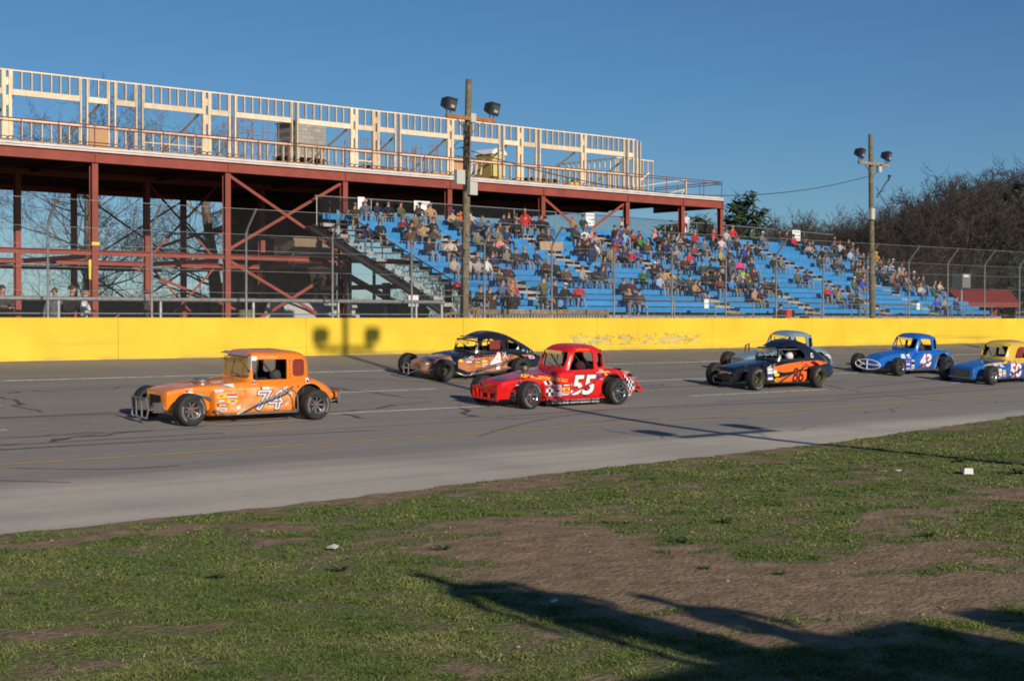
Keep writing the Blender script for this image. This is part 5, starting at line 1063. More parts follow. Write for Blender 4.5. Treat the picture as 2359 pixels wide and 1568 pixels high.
def rim_mesh(style):
    b = MB(); X = Matrix.Rotation(R(-90), 4, 'X')
    b.lathe([(.176, -.12), (.176, .125), (.186, .132), (.184, .118), (.165, .10), (.158, .02), (.16, -.1)], 36, X)
    if style == 'spoke':
        b.lathe([(.001, .075), (.05, .072), (.062, .05), (.065, .02)], 20, X)
        for i in range(8):
            a = 2*pi*i/8; b.bar((.05*cos(a), .045, .05*sin(a)), (.165*cos(a), .055, .165*sin(a)), .035, .02, up=(0, 1, 0))
    else:
        b.lathe([(.001, -.02), (.055, -.02), (.06, -.05), (.14, -.065), (.16, -.04)], 32, X)
        for i in range(5): a = 2*pi*i/5; b.lathe([(.001, .0), (.012, 0), (.012, -.05)], 8, Matrix.Translation((.085*cos(a), -.0, .085*sin(a))) @ X)
    b.k = 1; b.lathe([(.001, .09), (.028, .085), (.033, .0), (.033, -.06)], 14, X); return b
RIMS = {k: rim_mesh(k) for k in ('spoke', 'steel')}
def bent_text(s, r, size, a0, m):
    me = text_mesh(s, size, .001, .001, 0, 'CENTER', 1.15)
    for v in me.vertices:
        x, y, z = v.co; rr_ = r+y; a = a0-x/r; v.co = (-rr_*cos(a), z, rr_*sin(a)) if True else v.co
    me.materials.clear(); me.materials.append(m); return me
LET = [bent_text('HOOSIER', .225, .062, R(90+d), mat('tyre lettering', (.33, .33, .32), .7)) for d in (0, 180)]
def refine(me_, L):
    bm = bmesh.new(); bm.from_mesh(me_); bmesh.ops.triangulate(bm, faces=bm.faces)
    for _ in range(4):
        es = [e for e in bm.edges if e.calc_length() > L]
        if not es or len(bm.faces) > 6000: break
        bmesh.ops.subdivide_edges(bm, edges=es, cuts=1); bmesh.ops.triangulate(bm, faces=[f for f in bm.faces if len(f.verts) > 3])
    bm.to_mesh(me_); bm.free()
def car(spec):
    S = spec; paint = S['paint']; s = S['wb']/2.95
    t = thing('race_car', S['label'], 'race car', (S['X'], S['Y']+.84*s, zprof(S['Y']+.84*s)+.002), 0)
    t.rotation_euler = (math.atan(.0056*(S['Y']+.8-17)), 0, pi+S.get('yaw', 0)); t.rotation_euler.rotate_axis; t.scale = (s, s, s*S.get('zs', 1))
    # flip bank because the car faces backwards
    t.rotation_euler = (Matrix.Rotation(math.atan(.0056*(S['Y']+.8-17)), 3, 'X') @ Matrix.Rotation(pi+S.get('yaw', 0), 3, 'Z')).to_euler()
    bodym = [paint, inside]
    # --- hood
    hb = hull(S['hood'], ex=S.get('hex', 4.5)); hood = hb.obj('hood', [S.get('hoodp', paint)], t, True)
    arch = [prism([(x0+r*cos(2*pi*i/28), .34+r*sin(2*pi*i/28)) for i in range(28)], 'y', sd*.50, sd*1.3) for x0, r in ((-2.95, .40),) for sd in (-1, 1)]
    for a in arch: a.k = 1; a.m = [1]*len(a.m)
    cock = prism(rnd(S['cabx'][1]+.12, S['cabx'][0]-.15, .3, 1.2), 'y', -.42, .42); cock.m = [1]*len(cock.m)
    tub = boolean(hull(S['tub'], ex=S.get('tex', 6)), arch+[cock], 'body', bodym); body = link('body', tub, t)
    cab = plan(S['cab']); inn = plan([(z-(.06 if i == 0 else .03), xf-.035, xr+.035, hw-.03)+tuple(q[4:]) for i, q in enumerate(S['cab'][:-1]) for z, xf, xr, hw in (q[:4],)]); inn.m = [1]*len(inn.m)
    cut = [inn]+[prism(w, 'y', -1.2, 1.2) for w in S['side_win']]+[prism(S['front_win'], 'x', S['cabx'][0]+.5, S['cabx'][0]-.75)]
    if S.get('rear_win'): cut.append(prism(S['rear_win'], 'x', S['cabx'][1]-.9, S['cabx'][1]+.4))
    cm = boolean(cab, cut, 'cab', [S.get('cabp', paint), inside]); cabo = link('cab', cm, t)
    # projection helper for decals
    dg = bpy.context.evaluated_depsgraph_get(); bvh = []
    for me_ in (tub, cm, hood.data):
        bm = bmesh.new(); bm.from_mesh(me_); bvh.append(BVHTree.FromBMesh(bm)); bm.free()
    def proj(me_, lift, fallback=.7, side=1, sel=None):
        miss = 0
        for v in me_.vertices:
            best = None
            for q in (bvh if sel is None else [bvh[i] for i in sel]):
                h = q.ray_cast(Vector((v.co.x, side*2.0, v.co.z)), Vector((0, -side, 0)))
                if h[0] is not None and h[0].y*side > .2 and (best is None or h[0].y*side > best): best = h[0].y*side
            if best is None: miss += 1
            v.co.y = side*((best if best is not None else fallback)+lift)
        return miss > .3*len(me_.vertices)
    def decal_text(txt, x, z, size, m, off=0, shear=0, lift=.005, side=1, sp=1, rot=0, sel=None, fb=.7, wd=1):
        me_ = text_mesh(txt, size, off, 0, shear, 'CENTER', sp); me_.transform(Matrix.Diagonal((wd, 1, 1, 1))); refine(me_, .05 if size > .3 else .12); M = Matrix(((-side, 0, 0, x), (0, 0, side, 0), (0, 1, 0, z), (0, 0, 0, 1))) @ Matrix.Rotation(rot, 4, 'Z')
        me_.transform(M); me_.materials.clear(); me_.materials.append(m); 
        if proj(me_, lift, fb, side, sel): return None
        return link('lettering', me_, body)
    def decal_poly(pts, m, name='sticker', lift=.003, side=1, fb=.7, n=0, sel=None):
        bm = bmesh.new(); vs_ = [bm.verts.new((x, 0, z)) for x, z in pts]; f = bm.faces.new(vs_)
        me_ = bpy.data.meshes.new(name); bm.to_mesh(me_); bm.free()
        if n: refine(me_, .09)
        me_.materials.append(m); 
        if proj(me_, lift, fb, side, sel): return None
        return link(name, me_, body)
    def rect(x, z, w, h, m, lift=.003, sk=0): return decal_poly([(x, z), (x-w, z), (x-w+sk, z+h), (x+sk, z+h)], m, lift=lift)
    def oval(x, z, w, h, m, lift=.003): return decal_poly([(x+w*cos(2*pi*i/18), z+h*sin(2*pi*i/18)) for i in range(18)], m, lift=lift)
    # --- wheels
    for wx, sd in ((0, 1), (0, -1), (-2.95, 1), (-2.95, -1)):
        w = bpy.data.objects.new('wheel', None); COL.objects.link(w); w.parent = t; w.location = (wx, sd*.84, .322); w.rotation_euler = (0, rp2.uniform(0, 6) if sd > 0 else 0, 0 if sd > 0 else pi)
        if wx == 0: w.rotation_euler.z += S.get('steer', R(3))
        w.empty_display_size = .2; ty_ = link('tyre', TYRE, w); rme = RIMS[S['rim']].data('rim', [S['rimm'], S.get('hub', silver)], True); link('rim', rme, w)
        if S.get('letter', True):
            for L in LET: q = link('lettering', L, w); q.location = (0, .1465, 0)
    # --- chassis bits
    b = MB(); b.tube([(0, -.75, .32), (0, .75, .32)], .035, 8); b.tube([(-2.95, -.75, .32), (-2.95, .75, .32)], .045, 8)
    for sd in (-1, 1):
        b.tube([(0, sd*.74, .42), (-.2, sd*.3, .5)], .018, 6); b.tube([(0, sd*.74, .24), (-.45, sd*.3, .22)], .018, 6); b.tube([(.05, sd*.7, .36), (.1, 0, .38)], .014, 6); b.tube([(-.25, sd*.3, .62), (-.02, sd*.62, .3)], .028, 8)
        b.tube([(.15, sd*.3, .24), (-.65, sd*.42, .24)], .03, 6)
    b.box(-.62, .1, -.33, .33, .16, .22); b.obj('suspension', S.get('susp', tubem), t, True)
    b = MB()
    for sd in (-1, 1):
        hw_ = S['cab'][0][3]-.09; xf, xr = S['cabx'][0]-.14, S.get('cagex', S['cabx'][1]+.15)
        b.tube([(xf, sd*hw_, .4), (xf-.15, sd*(hw_-.06), S['roofz']-.10), (xr, sd*(hw_-.06), S['roofz']-.10), (xr, sd*hw_, .4)], .02, 6)
        b.tube([(xf-.15, sd*(hw_-.06), S['roofz']-.1), (xf-.65, sd*(hw_-.02), .75)], .016, 6)
    b.tube([(xf-.15, -(hw_-.06), S['roofz']-.1), (xf-.15, hw_-.06, S['roofz']-.1)], .02, 6); b.tube([(xr, -(hw_-.06), S['roofz']-.1), (xr, hw_-.06, S['roofz']-.1)], .02, 6); b.tube([(xr, -hw_+.06, S['roofz']-.12), (xr, hw_-.06, .6)], .02, 6)
    b.tube([(xf-.02, .0, .8), (xf-.12, .0, S['roofz']-.12)], .013, 6); b.obj('roll_cage', S.get('cage', dark), t, True)
    sx0 = S['seatx']
    b = MB(); b.box(sx0-.25, sx0+.25, -.08, .42, .2, .30); b.rings([[Vector((sx0-.28-.12*f, y, .3+.62*f)) for y in (-.08, .42)]+[Vector((sx0-.34-.12*f, y, .3+.62*f)) for y in (.42, -.08)] for f in (0, 1)]); b.obj('seat', inside, t)
    b = MB(); M = Matrix.Translation((sx0+.52, .17, .80)) @ Matrix.Rotation(R(68), 4, 'Y')
    ring = [M @ Vector((.17*cos(2*pi*i/20), .17*sin(2*pi*i/20), 0)) for i in range(21)]; b.tube(ring, .014, 6); b.bar(M @ Vector((-.16, 0, 0)), M @ Vector((.16, 0, 0)), .03, .01); b.tube([M @ Vector((0, 0, 0)), M @ Vector((0, 0, .5))], .014, 6); b.obj('steering_wheel', dark, t, True)
    # --- bumper and side bars
    def tubes(name, paths, r, m, parent=t):
        b = MB()
        for p in paths: b.tube(p, r, 8)
        return b.obj(name, m, parent, True)
    tubes('front_bumper', S['bumper'], .022, S.get('bump_m', tubem)); tubes('rear_bumper', S['rbumper'], .022, S.get('bump_m', tubem))
    for sd in (1, -1): tubes('nerf_bar', [[(x, sd*y, z) for x, y, z in p] for p in S['nerf']], .02, S.get('nerf_m', tubem))
    if S.get('scoop'):
        x, z, r_, h_ = S['scoop']; b = MB(); b.lathe([(.001, 0), (r_*.8, 0), (r_, h_*.2), (r_, h_*.8), (r_*.85, h_), (.001, h_*1.03)], 24, Matrix.Translation((x, 0, z))); b.obj('air_cleaner', S.get('scoop_m', silver), t, True)
    if S.get('ball'):
        b = MB(); x, y, z = S['ball']; b.lathe([(.001, -.09), (.07, -.07), (.10, 0), (.07, .07), (.001, .09)], 16, Matrix.Translation((x, y, z))); b.tube([(x, y, z-.2), (x, y, z-.05)], .05, 10); b.obj('breather', mat('dull breather', (.16, .15, .12), .5, metal=.5), t, True)
    if S.get('shock'): tubes('exhaust', [[(-.35, sd*.45, .58), (-.55, sd*.56, .52), (-.75, sd*.6, .4)] for sd in (1, -1)], .035, chrome)
    if S.get('net'):
        x0, x1, z0, z1 = S['net']; b = MB(); yy = S['cab'][0][3]-.07
        for i in range(7): zz = z0+(z1-z0)*i/6; b.box(x1, x0, yy-.004, yy, zz-.012, zz+.012)
        for i in range(7): xx = x0+(x1-x0)*i/6; b.box(xx-.010, xx+.010, yy+.001, yy+.004, z0, z1)
        b.box(x1, x0, yy-.012, yy-.008, z0, z1)
        b.obj('window_net', mat('red webbing', (.25, .035, .025), .8), t)
    if S.get('mirror', 1): b = MB(); b.box(S['cabx'][0]-.12, S['cabx'][0]-.08, -.3, .3, S['roofz']-.2, S['roofz']-.12); b.obj('mirror', chrome, t)
    S['extra'](dict(t=t, body=body, text=decal_text, poly=decal_poly, rect=rect, oval=oval, tubes=tubes, cab=cabo))
    # driver
    d = person('drive', (0, 0, 0), 0, S.get('suit', 'black'), 'helmet', S.get('helm', 'white'), S['driver'], None, .95, jeans[1])
    Mw = t.matrix_basis @ Matrix.Translation((sx0-.10, .17, .08)) @ Matrix.Rotation(R(90), 4, 'Z'); d.matrix_basis = Mw
    return t
def P(name, c, **k): return mat(name, c, k.pop('rough', .32), coat=k.pop('coat', .9), **k)
# common shapes -------------------------------------------------
cab_tall = [(.78, -1.46, -3.06, .60), (.85, -1.46, -3.05, .60), (1.0, -1.49, -3.04, .59), (1.15, -1.52, -3.02, .58), (1.26, -1.54, -2.99, .565), (1.32, -1.55, -2.94, .55), (1.36, -1.565, -2.88, .52), (1.395, -1.61, -2.78, .46), (1.42, -1.73, -2.62, .34), (1.432, -1.90, -2.44, .19), (1.436, -2.1, -2.24, .04)]
cab_coupe = [(0.76, -1.41, -2.92, 0.59), (0.84, -1.41, -2.9, 0.585), (1.0, -1.47, -2.87, 0.565), (1.15, -1.54, -2.84, 0.54), (1.24, -1.6, -2.8, 0.52), (1.31, -1.67, -2.74, 0.49, 4.5), (1.36, -1.74, -2.66, 0.44, 4), (1.395, -1.83, -2.54, 0.35, 3.5), (1.415, -1.95, -2.42, 0.22, 3), (1.42, -2.07, -2.3, 0.05, 3)]
cab_fast = [(.74, -1.22, -3.95, .60, 4), (.84, -1.28, -3.80, .59, 4), (.95, -1.36, -3.58, .565, 4), (1.05, -1.44, -3.36, .54, 4), (1.14, -1.54, -3.14, .51, 3.8), (1.22, -1.68, -2.95, .47, 3.5), (1.29, -1.84, -2.76, .41, 3.2), (1.34, -2.0, -2.56, .32, 3), (1.365, -2.14, -2.4, .2, 3), (1.375, -2.24, -2.3, .06, 3)]
hood_flat = [(.30, .30, .60, .36, .02), (.27, .24, .65, .42, .02), (.05, .22, .70, .45, .02), (-.4, .22, .75, .50, .02), (-1.0, .2, .79, .60, .02), (-1.45, .2, .835, .675, .03), (-1.7, .3, .84, .68, .03)]
hood_round = [(.50, .30, .52, .30, .05), (.44, .26, .58, .38, .05), (.2, .24, .63, .42, .04), (-.3, .24, .69, .49, .03), (-.9, .22, .77, .62, .02), (-1.4, .2, .83, .70, .02), (-1.6, .3, .84, .71, .02)]
tub_74 = [(-.62, .13, .64, .60, .02), (-.66, .12, .66, .68, .03), (-1.3, .12, .72, .70, .03), (-1.9, .12, .83, .70, .06), (-2.6, .12, .85, .70, .08), (-3.1, .2, .85, .69, .1), (-3.35, .3, .76, .64, .12), (-3.55, .34, .64, .58, .12), (-3.66, .38, .54, .5, .1)]
tub_55 = [(-.62, .12, .54, .60, .02), (-.66, .11, .56, .70, .03), (-1.3, .11, .62, .72, .04), (-1.5, .11, .78, .72, .05), (-1.9, .11, .82, .72, .08), (-2.6, .11, .84, .74, .1), (-3.0, .14, .86, .78, .12), (-3.3, .14, .84, .78, .16), (-3.55, .16, .76, .76, .2), (-3.8, .22, .62, .70, .2), (-3.92, .3, .5, .6, .2)]
tub_fast = [(-.60, .14, .64, .56, .02), (-.66, .12, .68, .68, .03), (-1.2, .12, .76, .71, .06), (-1.9, .12, .80, .73, .1), (-2.7, .13, .82, .75, .12), (-3.3, .16, .80, .75, .16), (-3.8, .24, .74, .70, .2), (-4.05, .34, .66, .6, .2)]
win_tall = [rnd(-2.40, -1.60, .84, 1.26, .03), rnd(-2.84, -2.54, .90, 1.25, .07)]
win_coupe = [[(-1.56, .86), (-1.62, .95), (-1.75, 1.22), (-1.79, 1.25), (-2.33, 1.25), (-2.37, 1.22), (-2.39, .86), (-2.36, .83), (-1.59, .83)], rnd(-2.72, -2.50, .88, 1.22, .09)]
win_fast = [[(-1.50, .86), (-1.56, .98), (-1.70, 1.12), (-1.86, 1.17), (-2.1, 1.17), (-2.25, 1.12), (-2.38, 1.0), (-2.42, .88), (-2.38, .85), (-1.53, .84)], [(-2.56, 1.12), (-2.54, .9), (-2.58, .86), (-3.2, .87), (-3.18, .92), (-3.0, 1.02), (-2.75, 1.12)]]
bump_a = [[(.30, .30, .30), (.62, .32, .28), (.66, .30, .50), (.66, -.30, .50), (.62, -.32, .28), (.30, -.30, .30)], [(.62, .32, .28), (.64, .30, .12), (.64, -.30, .12), (.62, -.32, .28)], [(.66, .1, .5), (.64, .1, .12)], [(.66, -.12, .5), (.64, -.12, .12)]]
rb_a = [[(-3.55, .4, .32), (-3.85, .42, .34), (-3.9, .4, .52), (-3.9, -.4, .52), (-3.85, -.42, .34), (-3.55, -.4, .32)]]
nerf_a = [[(-.62, .72, .28), (-.78, .88, .19), (-2.45, .92, .20), (-2.52, .74, .26)], [(-1.05, .89, .19), (-1.5, .93, .40), (-2.3, .93, .66), (-2.45, .74, .7)]]
# --- orange car 74
op = P('orange car paint', (.86, .235, .012), var=.10, vs=1.4); ora = P('airbrushed peach paint', (.92, .50, .24), var=.35, vs=3.2, col2=(.75, .20, .02))
num_silver = mat('silver number', (.55, .53, .55), .4); num_dark = mat('number shadow', (.07, .03, .05), .5); mau = mat('mauve number fill', (.30, .19, .20), .5)
def ex74(k):
    rect, oval, text, poly, t = k['rect'], k['oval'], k['text'], k['poly'], k['t']
    poly([(-.70, .16), (-.70, .66), (-1.4, .70), (-2.1, .70), (-2.5, .64), (-2.5, .16)], ora, 'airbrush_panel', .002, n=3)
    for i, (x, z, s_) in enumerate(((-2.28, .60, .09), (-2.42, .5, .07), (-1.15, .26, .09), (-1.05, .36, .07), (-1.28, .2, .07), (-2.32, .3, .08))): poly([(x, z), (x-s_, z+s_*.3), (x-s_*1.1, z+s_*1.1), (x-s_*.1, z+s_*.8)], (whi, num_silver)[i % 2], 'checker_patch', .0035)
    rect(-1.52, .2, .01, .55, mau, .004); rect(-2.50, .45, .01, .35, mau, .004); text('74', -1.90, .25, .52, blk, .036, .16, .006, sp=1.02, wd=1.2); text('74', -1.90, .255, .52, whi, .022, .16, .009, sp=1.02, wd=1.2); text('74', -1.90, .258, .515, mau, -.006, .16, .012, sp=1.03, wd=1.2)
    rect(-.82, .70, .33, .085, whi); oval(-.87, .742, .025, .025, blu, .006); rect(-.92, .742, .18, .014, num_silver, .006)
    rect(-.70, .615, .28, .055, whi); text('GIOVANNI', -.84, .625, .045, blk, 0, 0, .007)
    oval(-.81, .545, .11, .042, yel); text('OIL', -.81, .53, .04, blk, .001, 0, .007); rect(-.95, .50, .22, .045, whi); rect(-.95, .545, .22, .035, red); rect(-.95, .495, .22, .012, blu, .006); rect(-.95, .415, .22, .055, yel); text('TIRES', -1.06, .425, .04, blk, .001, 0, .007)
    rect(-.70, .43, .2, .05, orn); rect(-.75, .437, .12, .028, whi, .006); rect(-.71, .345, .24, .05, blk); rect(-.75, .357, .18, .022, whi, .006); rect(-.71, .245, .22, .06, whi); text('RACING', -.82, .258, .045, blk, .001, 0, .007); rect(-.72, .20, .12, .022, whi)
    rect(-1.50, .765, .14, .07, whi); rect(-1.53, .78, .09, .03, mau, .006); rect(-1.72, .65, .22, .055, whi); rect(-1.72, .65, .05, .055, red, .006); rect(-2.86, .74, .10, .12, whi); oval(-2.91, .80, .022, .035, blk, .006); rect(-2.62, .66, .2, .055, whi); rect(-2.62, .66, .04, .055, red, .006)
    for i, c in enumerate('MELPRO'): text(c, -2.47, 1.205-i*.068, .06, blu if i < 3 else red, .001, 0, .004)
    text('Tim McFlynn', -1.98, 1.285, .075, mat('pale script', (.75, .6, .5), .5), 0, .2, .004)
    rect(-.10, .60, .17, .09, whi); oval(-.145, .645, .03, .032, red, .006); rect(-.02, .46, .11, .11, whi); rect(-.03, .50, .06, .03, yel, .006); rect(-.08, .42, .14, .03, whi, sk=.02)
    for sd in (1,): k['tubes']('frame_rail', [[(.18, sd*.40, .36), (-.1, sd*.46, .50), (-.5, sd*.47, .53)], [(.3, sd*.36, .3), (.05, sd*.42, .30)]], .022, tubem)
    b = MB(); b.box(-1.545, -1.535, .50, .58, 1.05, 1.33); b.box(-1.66, -1.545, .575, .582, 1.24, 1.335); b.obj('corner_trim', whi, t)
    b = MB(); b.rings([[Vector((x, y, z)) for y in (-.55, .50)] for x, z in ((-1.46, 1.325), (-1.60, 1.375))], caps=False, closed=False); b.obj('visor', mat('grey visor', (.30, .28, .33), .5), t)
    lx = bpy.data.materials.new('amber tinted windshield'); lx.use_nodes = True; q = lx.node_tree.nodes['Principled BSDF']; q.inputs['Base Color'].default_value = (.75, .45, .08, 1); q.inputs['Roughness'].default_value = .08; q.inputs['Alpha'].default_value = .38
    b = MB(); b.box(-1.525, -1.52, -.48, .48, .86, 1.28); b.obj('windshield', lx, t)
    k['tubes']('side_hoop', [[(-2.28, .74, .66), (-2.4, .9, .62), (-2.46, .93, .5), (-2.48, .93, .2)]], .016, tubem)
    b = MB(); b.box(.27, .31, -.22, .22, .3, .55); b.obj('grille', inside, t)
    b = MB(); b.box(.28, .50, .26, .34, .22, .42); b.box(.28, .50, -.34, -.26, .22, .42); b.obj('bumper_mount', silver, t)
    b = MB(); b.rings([[Vector((-3.72+.03*math.sin(a), y, .44+.17*math.cos(a))) for a in [pi*i/8 for i in range(9)]] for y in (-.55, .6)], caps=False, closed=False); b.obj('rear_guard', chrome, t)
car(dict(paint=op, label='orange race car number 74 with tall upright coupe cab, leading the pack', driver='person in blue suit and dark helmet driving the orange car', suit='royal-blue', helm='charcoal', wb=2.95, X=15.0, Y=26.7, hood=hood_flat, tub=tub_74, cab=cab_tall, cabx=(-1.5, -3.03), roofz=1.4, side_win=win_tall, front_win=rnd(-.50, .50, .87, 1.29, .03), rear_win=rnd(-.3, .3, .95, 1.22, .05),
 rim='spoke', rimm=silver, hub=mat('red hub', (.4, .03, .02), .5), bumper=bump_a, rbumper=rb_a, nerf=nerf_a, seatx=-2.3, scoop=(-.72, .76, .17, .10), net=(-2.54, -2.84, .9, 1.25), hex=9, extra=ex74, shock=1))
# --- red car 55
rp = P('red car paint', (.70, .012, .010)); 
def ex55(k):
    rect, oval, text, poly, t = k['rect'], k['oval'], k['text'], k['poly'], k['t']
    rect(-1.42, .2, .01, .6, blk, .004); rect(-2.42, .3, .01, .5, blk, .004); text('55', -1.86, .27, .62, blk, .034, .28, .006, sp=.95, wd=1.35); text('55', -1.86, .275, .62, whi, .018, .28, .010, sp=.95, wd=1.35); rect(-2.42, .60, .17, .17, whi, .006); text('M', -2.50, .615, .18, blu, .004, 0, .012)
    text('FLEET-N-CUSTOM FABS LLC', -.70, .635, .10, mat('amber lettering', (.95, .42, .02), .5), .005, .02, .014, rot=R(-5.5), sp=1.0, fb=.5, wd=1.1)
    b = MB(); b.box(-2.6, -.68, .70, .735, .055, .17); b.obj('side_skirt', blk, t); b = MB(); b.box(-2.6, -.68, -.735, -.70, .055, .17); b.obj('side_skirt', blk, t)
    text_on(t, 'lettering', 'VOICE AND COMPRESSOR CARE', .105, Matrix(((-1, 0, 0, -1.66), (0, 0, 1, .738), (0, 1, 0, .075), (0, 0, 0, 1))), whi, off=.003, sp=1.05, ext=.001)
    for i in range(5):
        for j in range(3):
            if (i+j) % 2 == 0: rect(-.70-.075*j, .17+.085*i, .075, .085, whi, .004)
            else: rect(-.70-.075*j, .17+.085*i, .075, .085, blk, .004)
    for i in range(11):
        for j in range(13):
            x = -3.16-.075*j; z = .17+.075*i; r_ = math.hypot(x+.037+2.95, z+.037-.34); lim = .84-max(0, (-x-3.45))*.8
            if r_ > .445 and z < lim and x > -3.86: rect(x, z, .077, .077, whi if (i+j) % 2 else blk, .004)
    rect(-.93, .24, .27, .27, num_silver, .006); poly([(-.97, .37), (-1.06, .41), (-1.16, .37), (-1.06, .33)], red, 'sticker', .009)
    rect(-1.23, .47, .25, .05, blk, .005); rect(-1.26, .48, .2, .028, whi, .008); rect(-1.23, .37, .24, .07, yel, .005); text('TIRES', -1.35, .38, .05, blk, .001, 0, .009); rect(-1.22, .23, .26, .11, whi, .005); rect(-1.22, .23, .26, .035, blu, .008); rect(-1.24, .30, .2, .028, red, .008)
    rect(.05, .50, .15, .14, whi, .004); poly([(.03, .52), (-.04, .52), (-.07, .6), (-.01, .62)], blk, 'sticker', .008)
    oval(-2.78, .74, .11, .05, yel); text('OIL', -2.78, .722, .05, blk, .001, 0, .008); rect(-2.55, .60, .13, .17, whi, .004); oval(-2.615, .69, .03, .045, blk, .008); rect(-2.56, .50, .16, .08, orn, .004); rect(-2.56, .52, .16, .03, whi, .008); rect(-2.98, .68, .2, .13, whi, .003); oval(-2.62, .80, .09, .035, mat('sticker cream', (.7, .4, .2), .5))
    text('Joe Donovan', -2.05, 1.285, .085, orn, .001, .2, .005); text('Barry Moore', -3.30, .76, .06, orn, 0, .3, .006); 
    text('A 2000', -1.62, .47, .08, whi, 0, 0, .006); oval(-2.0, .30, .12, .10, blk, .003)
    b = MB(); b.box(.60, .66, -.46, .46, .16, .22); b.box(.60, .66, -.46, .46, .40, .46)
    for y in (-.44, -.15, .12, .42): b.box(.61, .65, y-.03, y+.03, .22, .40)
    b.box(.2, .62, -.5, -.44, .2, .42); b.box(.2, .62, .40, .46, .2, .42); b.obj('bumper_frame', rp, t)
    b = MB(); b.box(.18, .22, .38, .62, .35, .42); b.bar((.14, .5, .42), (.16, .52, .14), .04, .02); b.bar((.22, .44, .28), (-.02, .62, .32), .03, .03); b.obj('front_bracket', silver, t)
    b = MB(); b.mesh([(.36, -.1, .60), (.12, -.12, .665), (.12, .24, .665), (.36, .2, .60)], [(0, 1, 2, 3)]); o_ = b.obj('hood_badge', mat('badge blue', (.12, .14, .3), .5), t); o_.location.z = .012
car(dict(paint=rp, label='red race car number 55 with chequered rear flank, running behind the orange car', driver='person in black suit and dark helmet driving the red car', suit='black', helm='dark-maroon', wb=2.93, X=23.9, Y=26.6, hood=hood_round, tub=tub_55, cab=cab_coupe, cabx=(-1.45, -2.88), roofz=1.38, side_win=win_coupe, front_win=rnd(-.46, .46, .9, 1.24, .05), rear_win=rnd(-.28, .28, .98, 1.2, .05), zs=1.04,
 rim='spoke', rimm=chrome, bumper=[[(.3, .4, .44), (.64, .42, .44), (.64, -.42, .44), (.3, -.4, .44)]], rbumper=[[(-3.6, .5, .3), (-4.05, .62, .3), (-4.12, .5, .34), (-4.12, -.5, .34), (-4.05, -.6, .3), (-3.6, -.5, .3)], [(-3.9, .58, .5), (-4.12, .6, .3), (-4.1, .6, .2)]], bump_m=rp, nerf=nerf_a, nerf_m=rp, seatx=-2.2, ball=(-.55, .05, .84), extra=ex55, shock=0, hex=8))
# --- copper and black car 4
cp = P('copper flame paint', (.62, .30, .15), var=.4, vs=2.2, col2=(.09, .04, .03)); st4 = P('black paint with bronze streaks', (.34, .15, .075), var=.3, vs=1.7, col2=(.014, .011, .015)); bp_ = P('black car paint', (.012, .012, .016), rough=.2)
copper = mat('copper flame', (.50, .20, .085), .35, coat=.8, var=.3, vs=5)
def ex4(k):
    rect, oval, text, poly, t = k['rect'], k['oval'], k['text'], k['poly'], k['t']
    poly([(-.66, .56), (-.66, .36), (-1.0, .24), (-1.8, .20), (-2.5, .22), (-2.6, .5), (-3.3, .64), (-3.7, .72), (-3.2, .70), (-2.9, .72), (-2.4, .72), (-1.6, .72), (-1.2, .70), (-.8, .68)], copper, 'flame_panel', .002, n=3)
    text('4', -2.08, .30, .66, red, .045, .08, .005, wd=1.3); text('4', -2.08, .31, .64, whi, .026, .08, .009, wd=1.3); text('X', -2.45, .62, .24, whi, .002, 0, .006)
    rect(-1.32, .60, .16, .14, whi); rect(-1.35, .63, .1, .04, red, .006); rect(-1.26, .49, .25, .055, blk); rect(-1.28, .5, .2, .025, whi, .006); rect(-1.55, .49, .2, .08, yel); rect(-1.28, .37, .22, .07, orn); rect(-1.56, .37, .2, .09, whi); rect(-1.56, .40, .2, .03, red, .006); oval(-.75, .56, .1, .035, yel); rect(-.92, .60, .26, .06, whi); rect(-.92, .61, .22, .025, blu, .006); oval(-1.17, .64, .07, .05, whi); rect(-1.12, .18, .24, .11, whi); oval(-1.17, .235, .04, .04, red, .006); rect(-.95, .5, .2, .05, whi)
    rect(-2.95, .86, .12, .14, whi); oval(-3.01, .93, .03, .04, blk, .006); oval(-3.25, .83, .06, .035, mat('sticker sky', (.15, .45, .6), .4)); rect(-3.42, .76, .18, .06, whi); rect(-3.45, .58, .26, .09, whi, .003, .04); rect(-3.47, .60, .2, .04, red, .006, .03)
    b = MB(); b.box(-1.58, -1.54, -.38, .38, 1.16, 1.2); b.obj('visor', mat('grey visor', (.30, .28, .33), .5), t)
    k['tubes']('side_tube', [[(-.3, .5, .50), (-.12, .56, .50), (.25, .62, .34), (.4, .45, .22)]], .024, chrome)
_r = [x for x in st4.node_tree.nodes if x.type == 'VALTORGB'][0].color_ramp; _r.elements[1].position = .78; _r.elements[0].position = .54
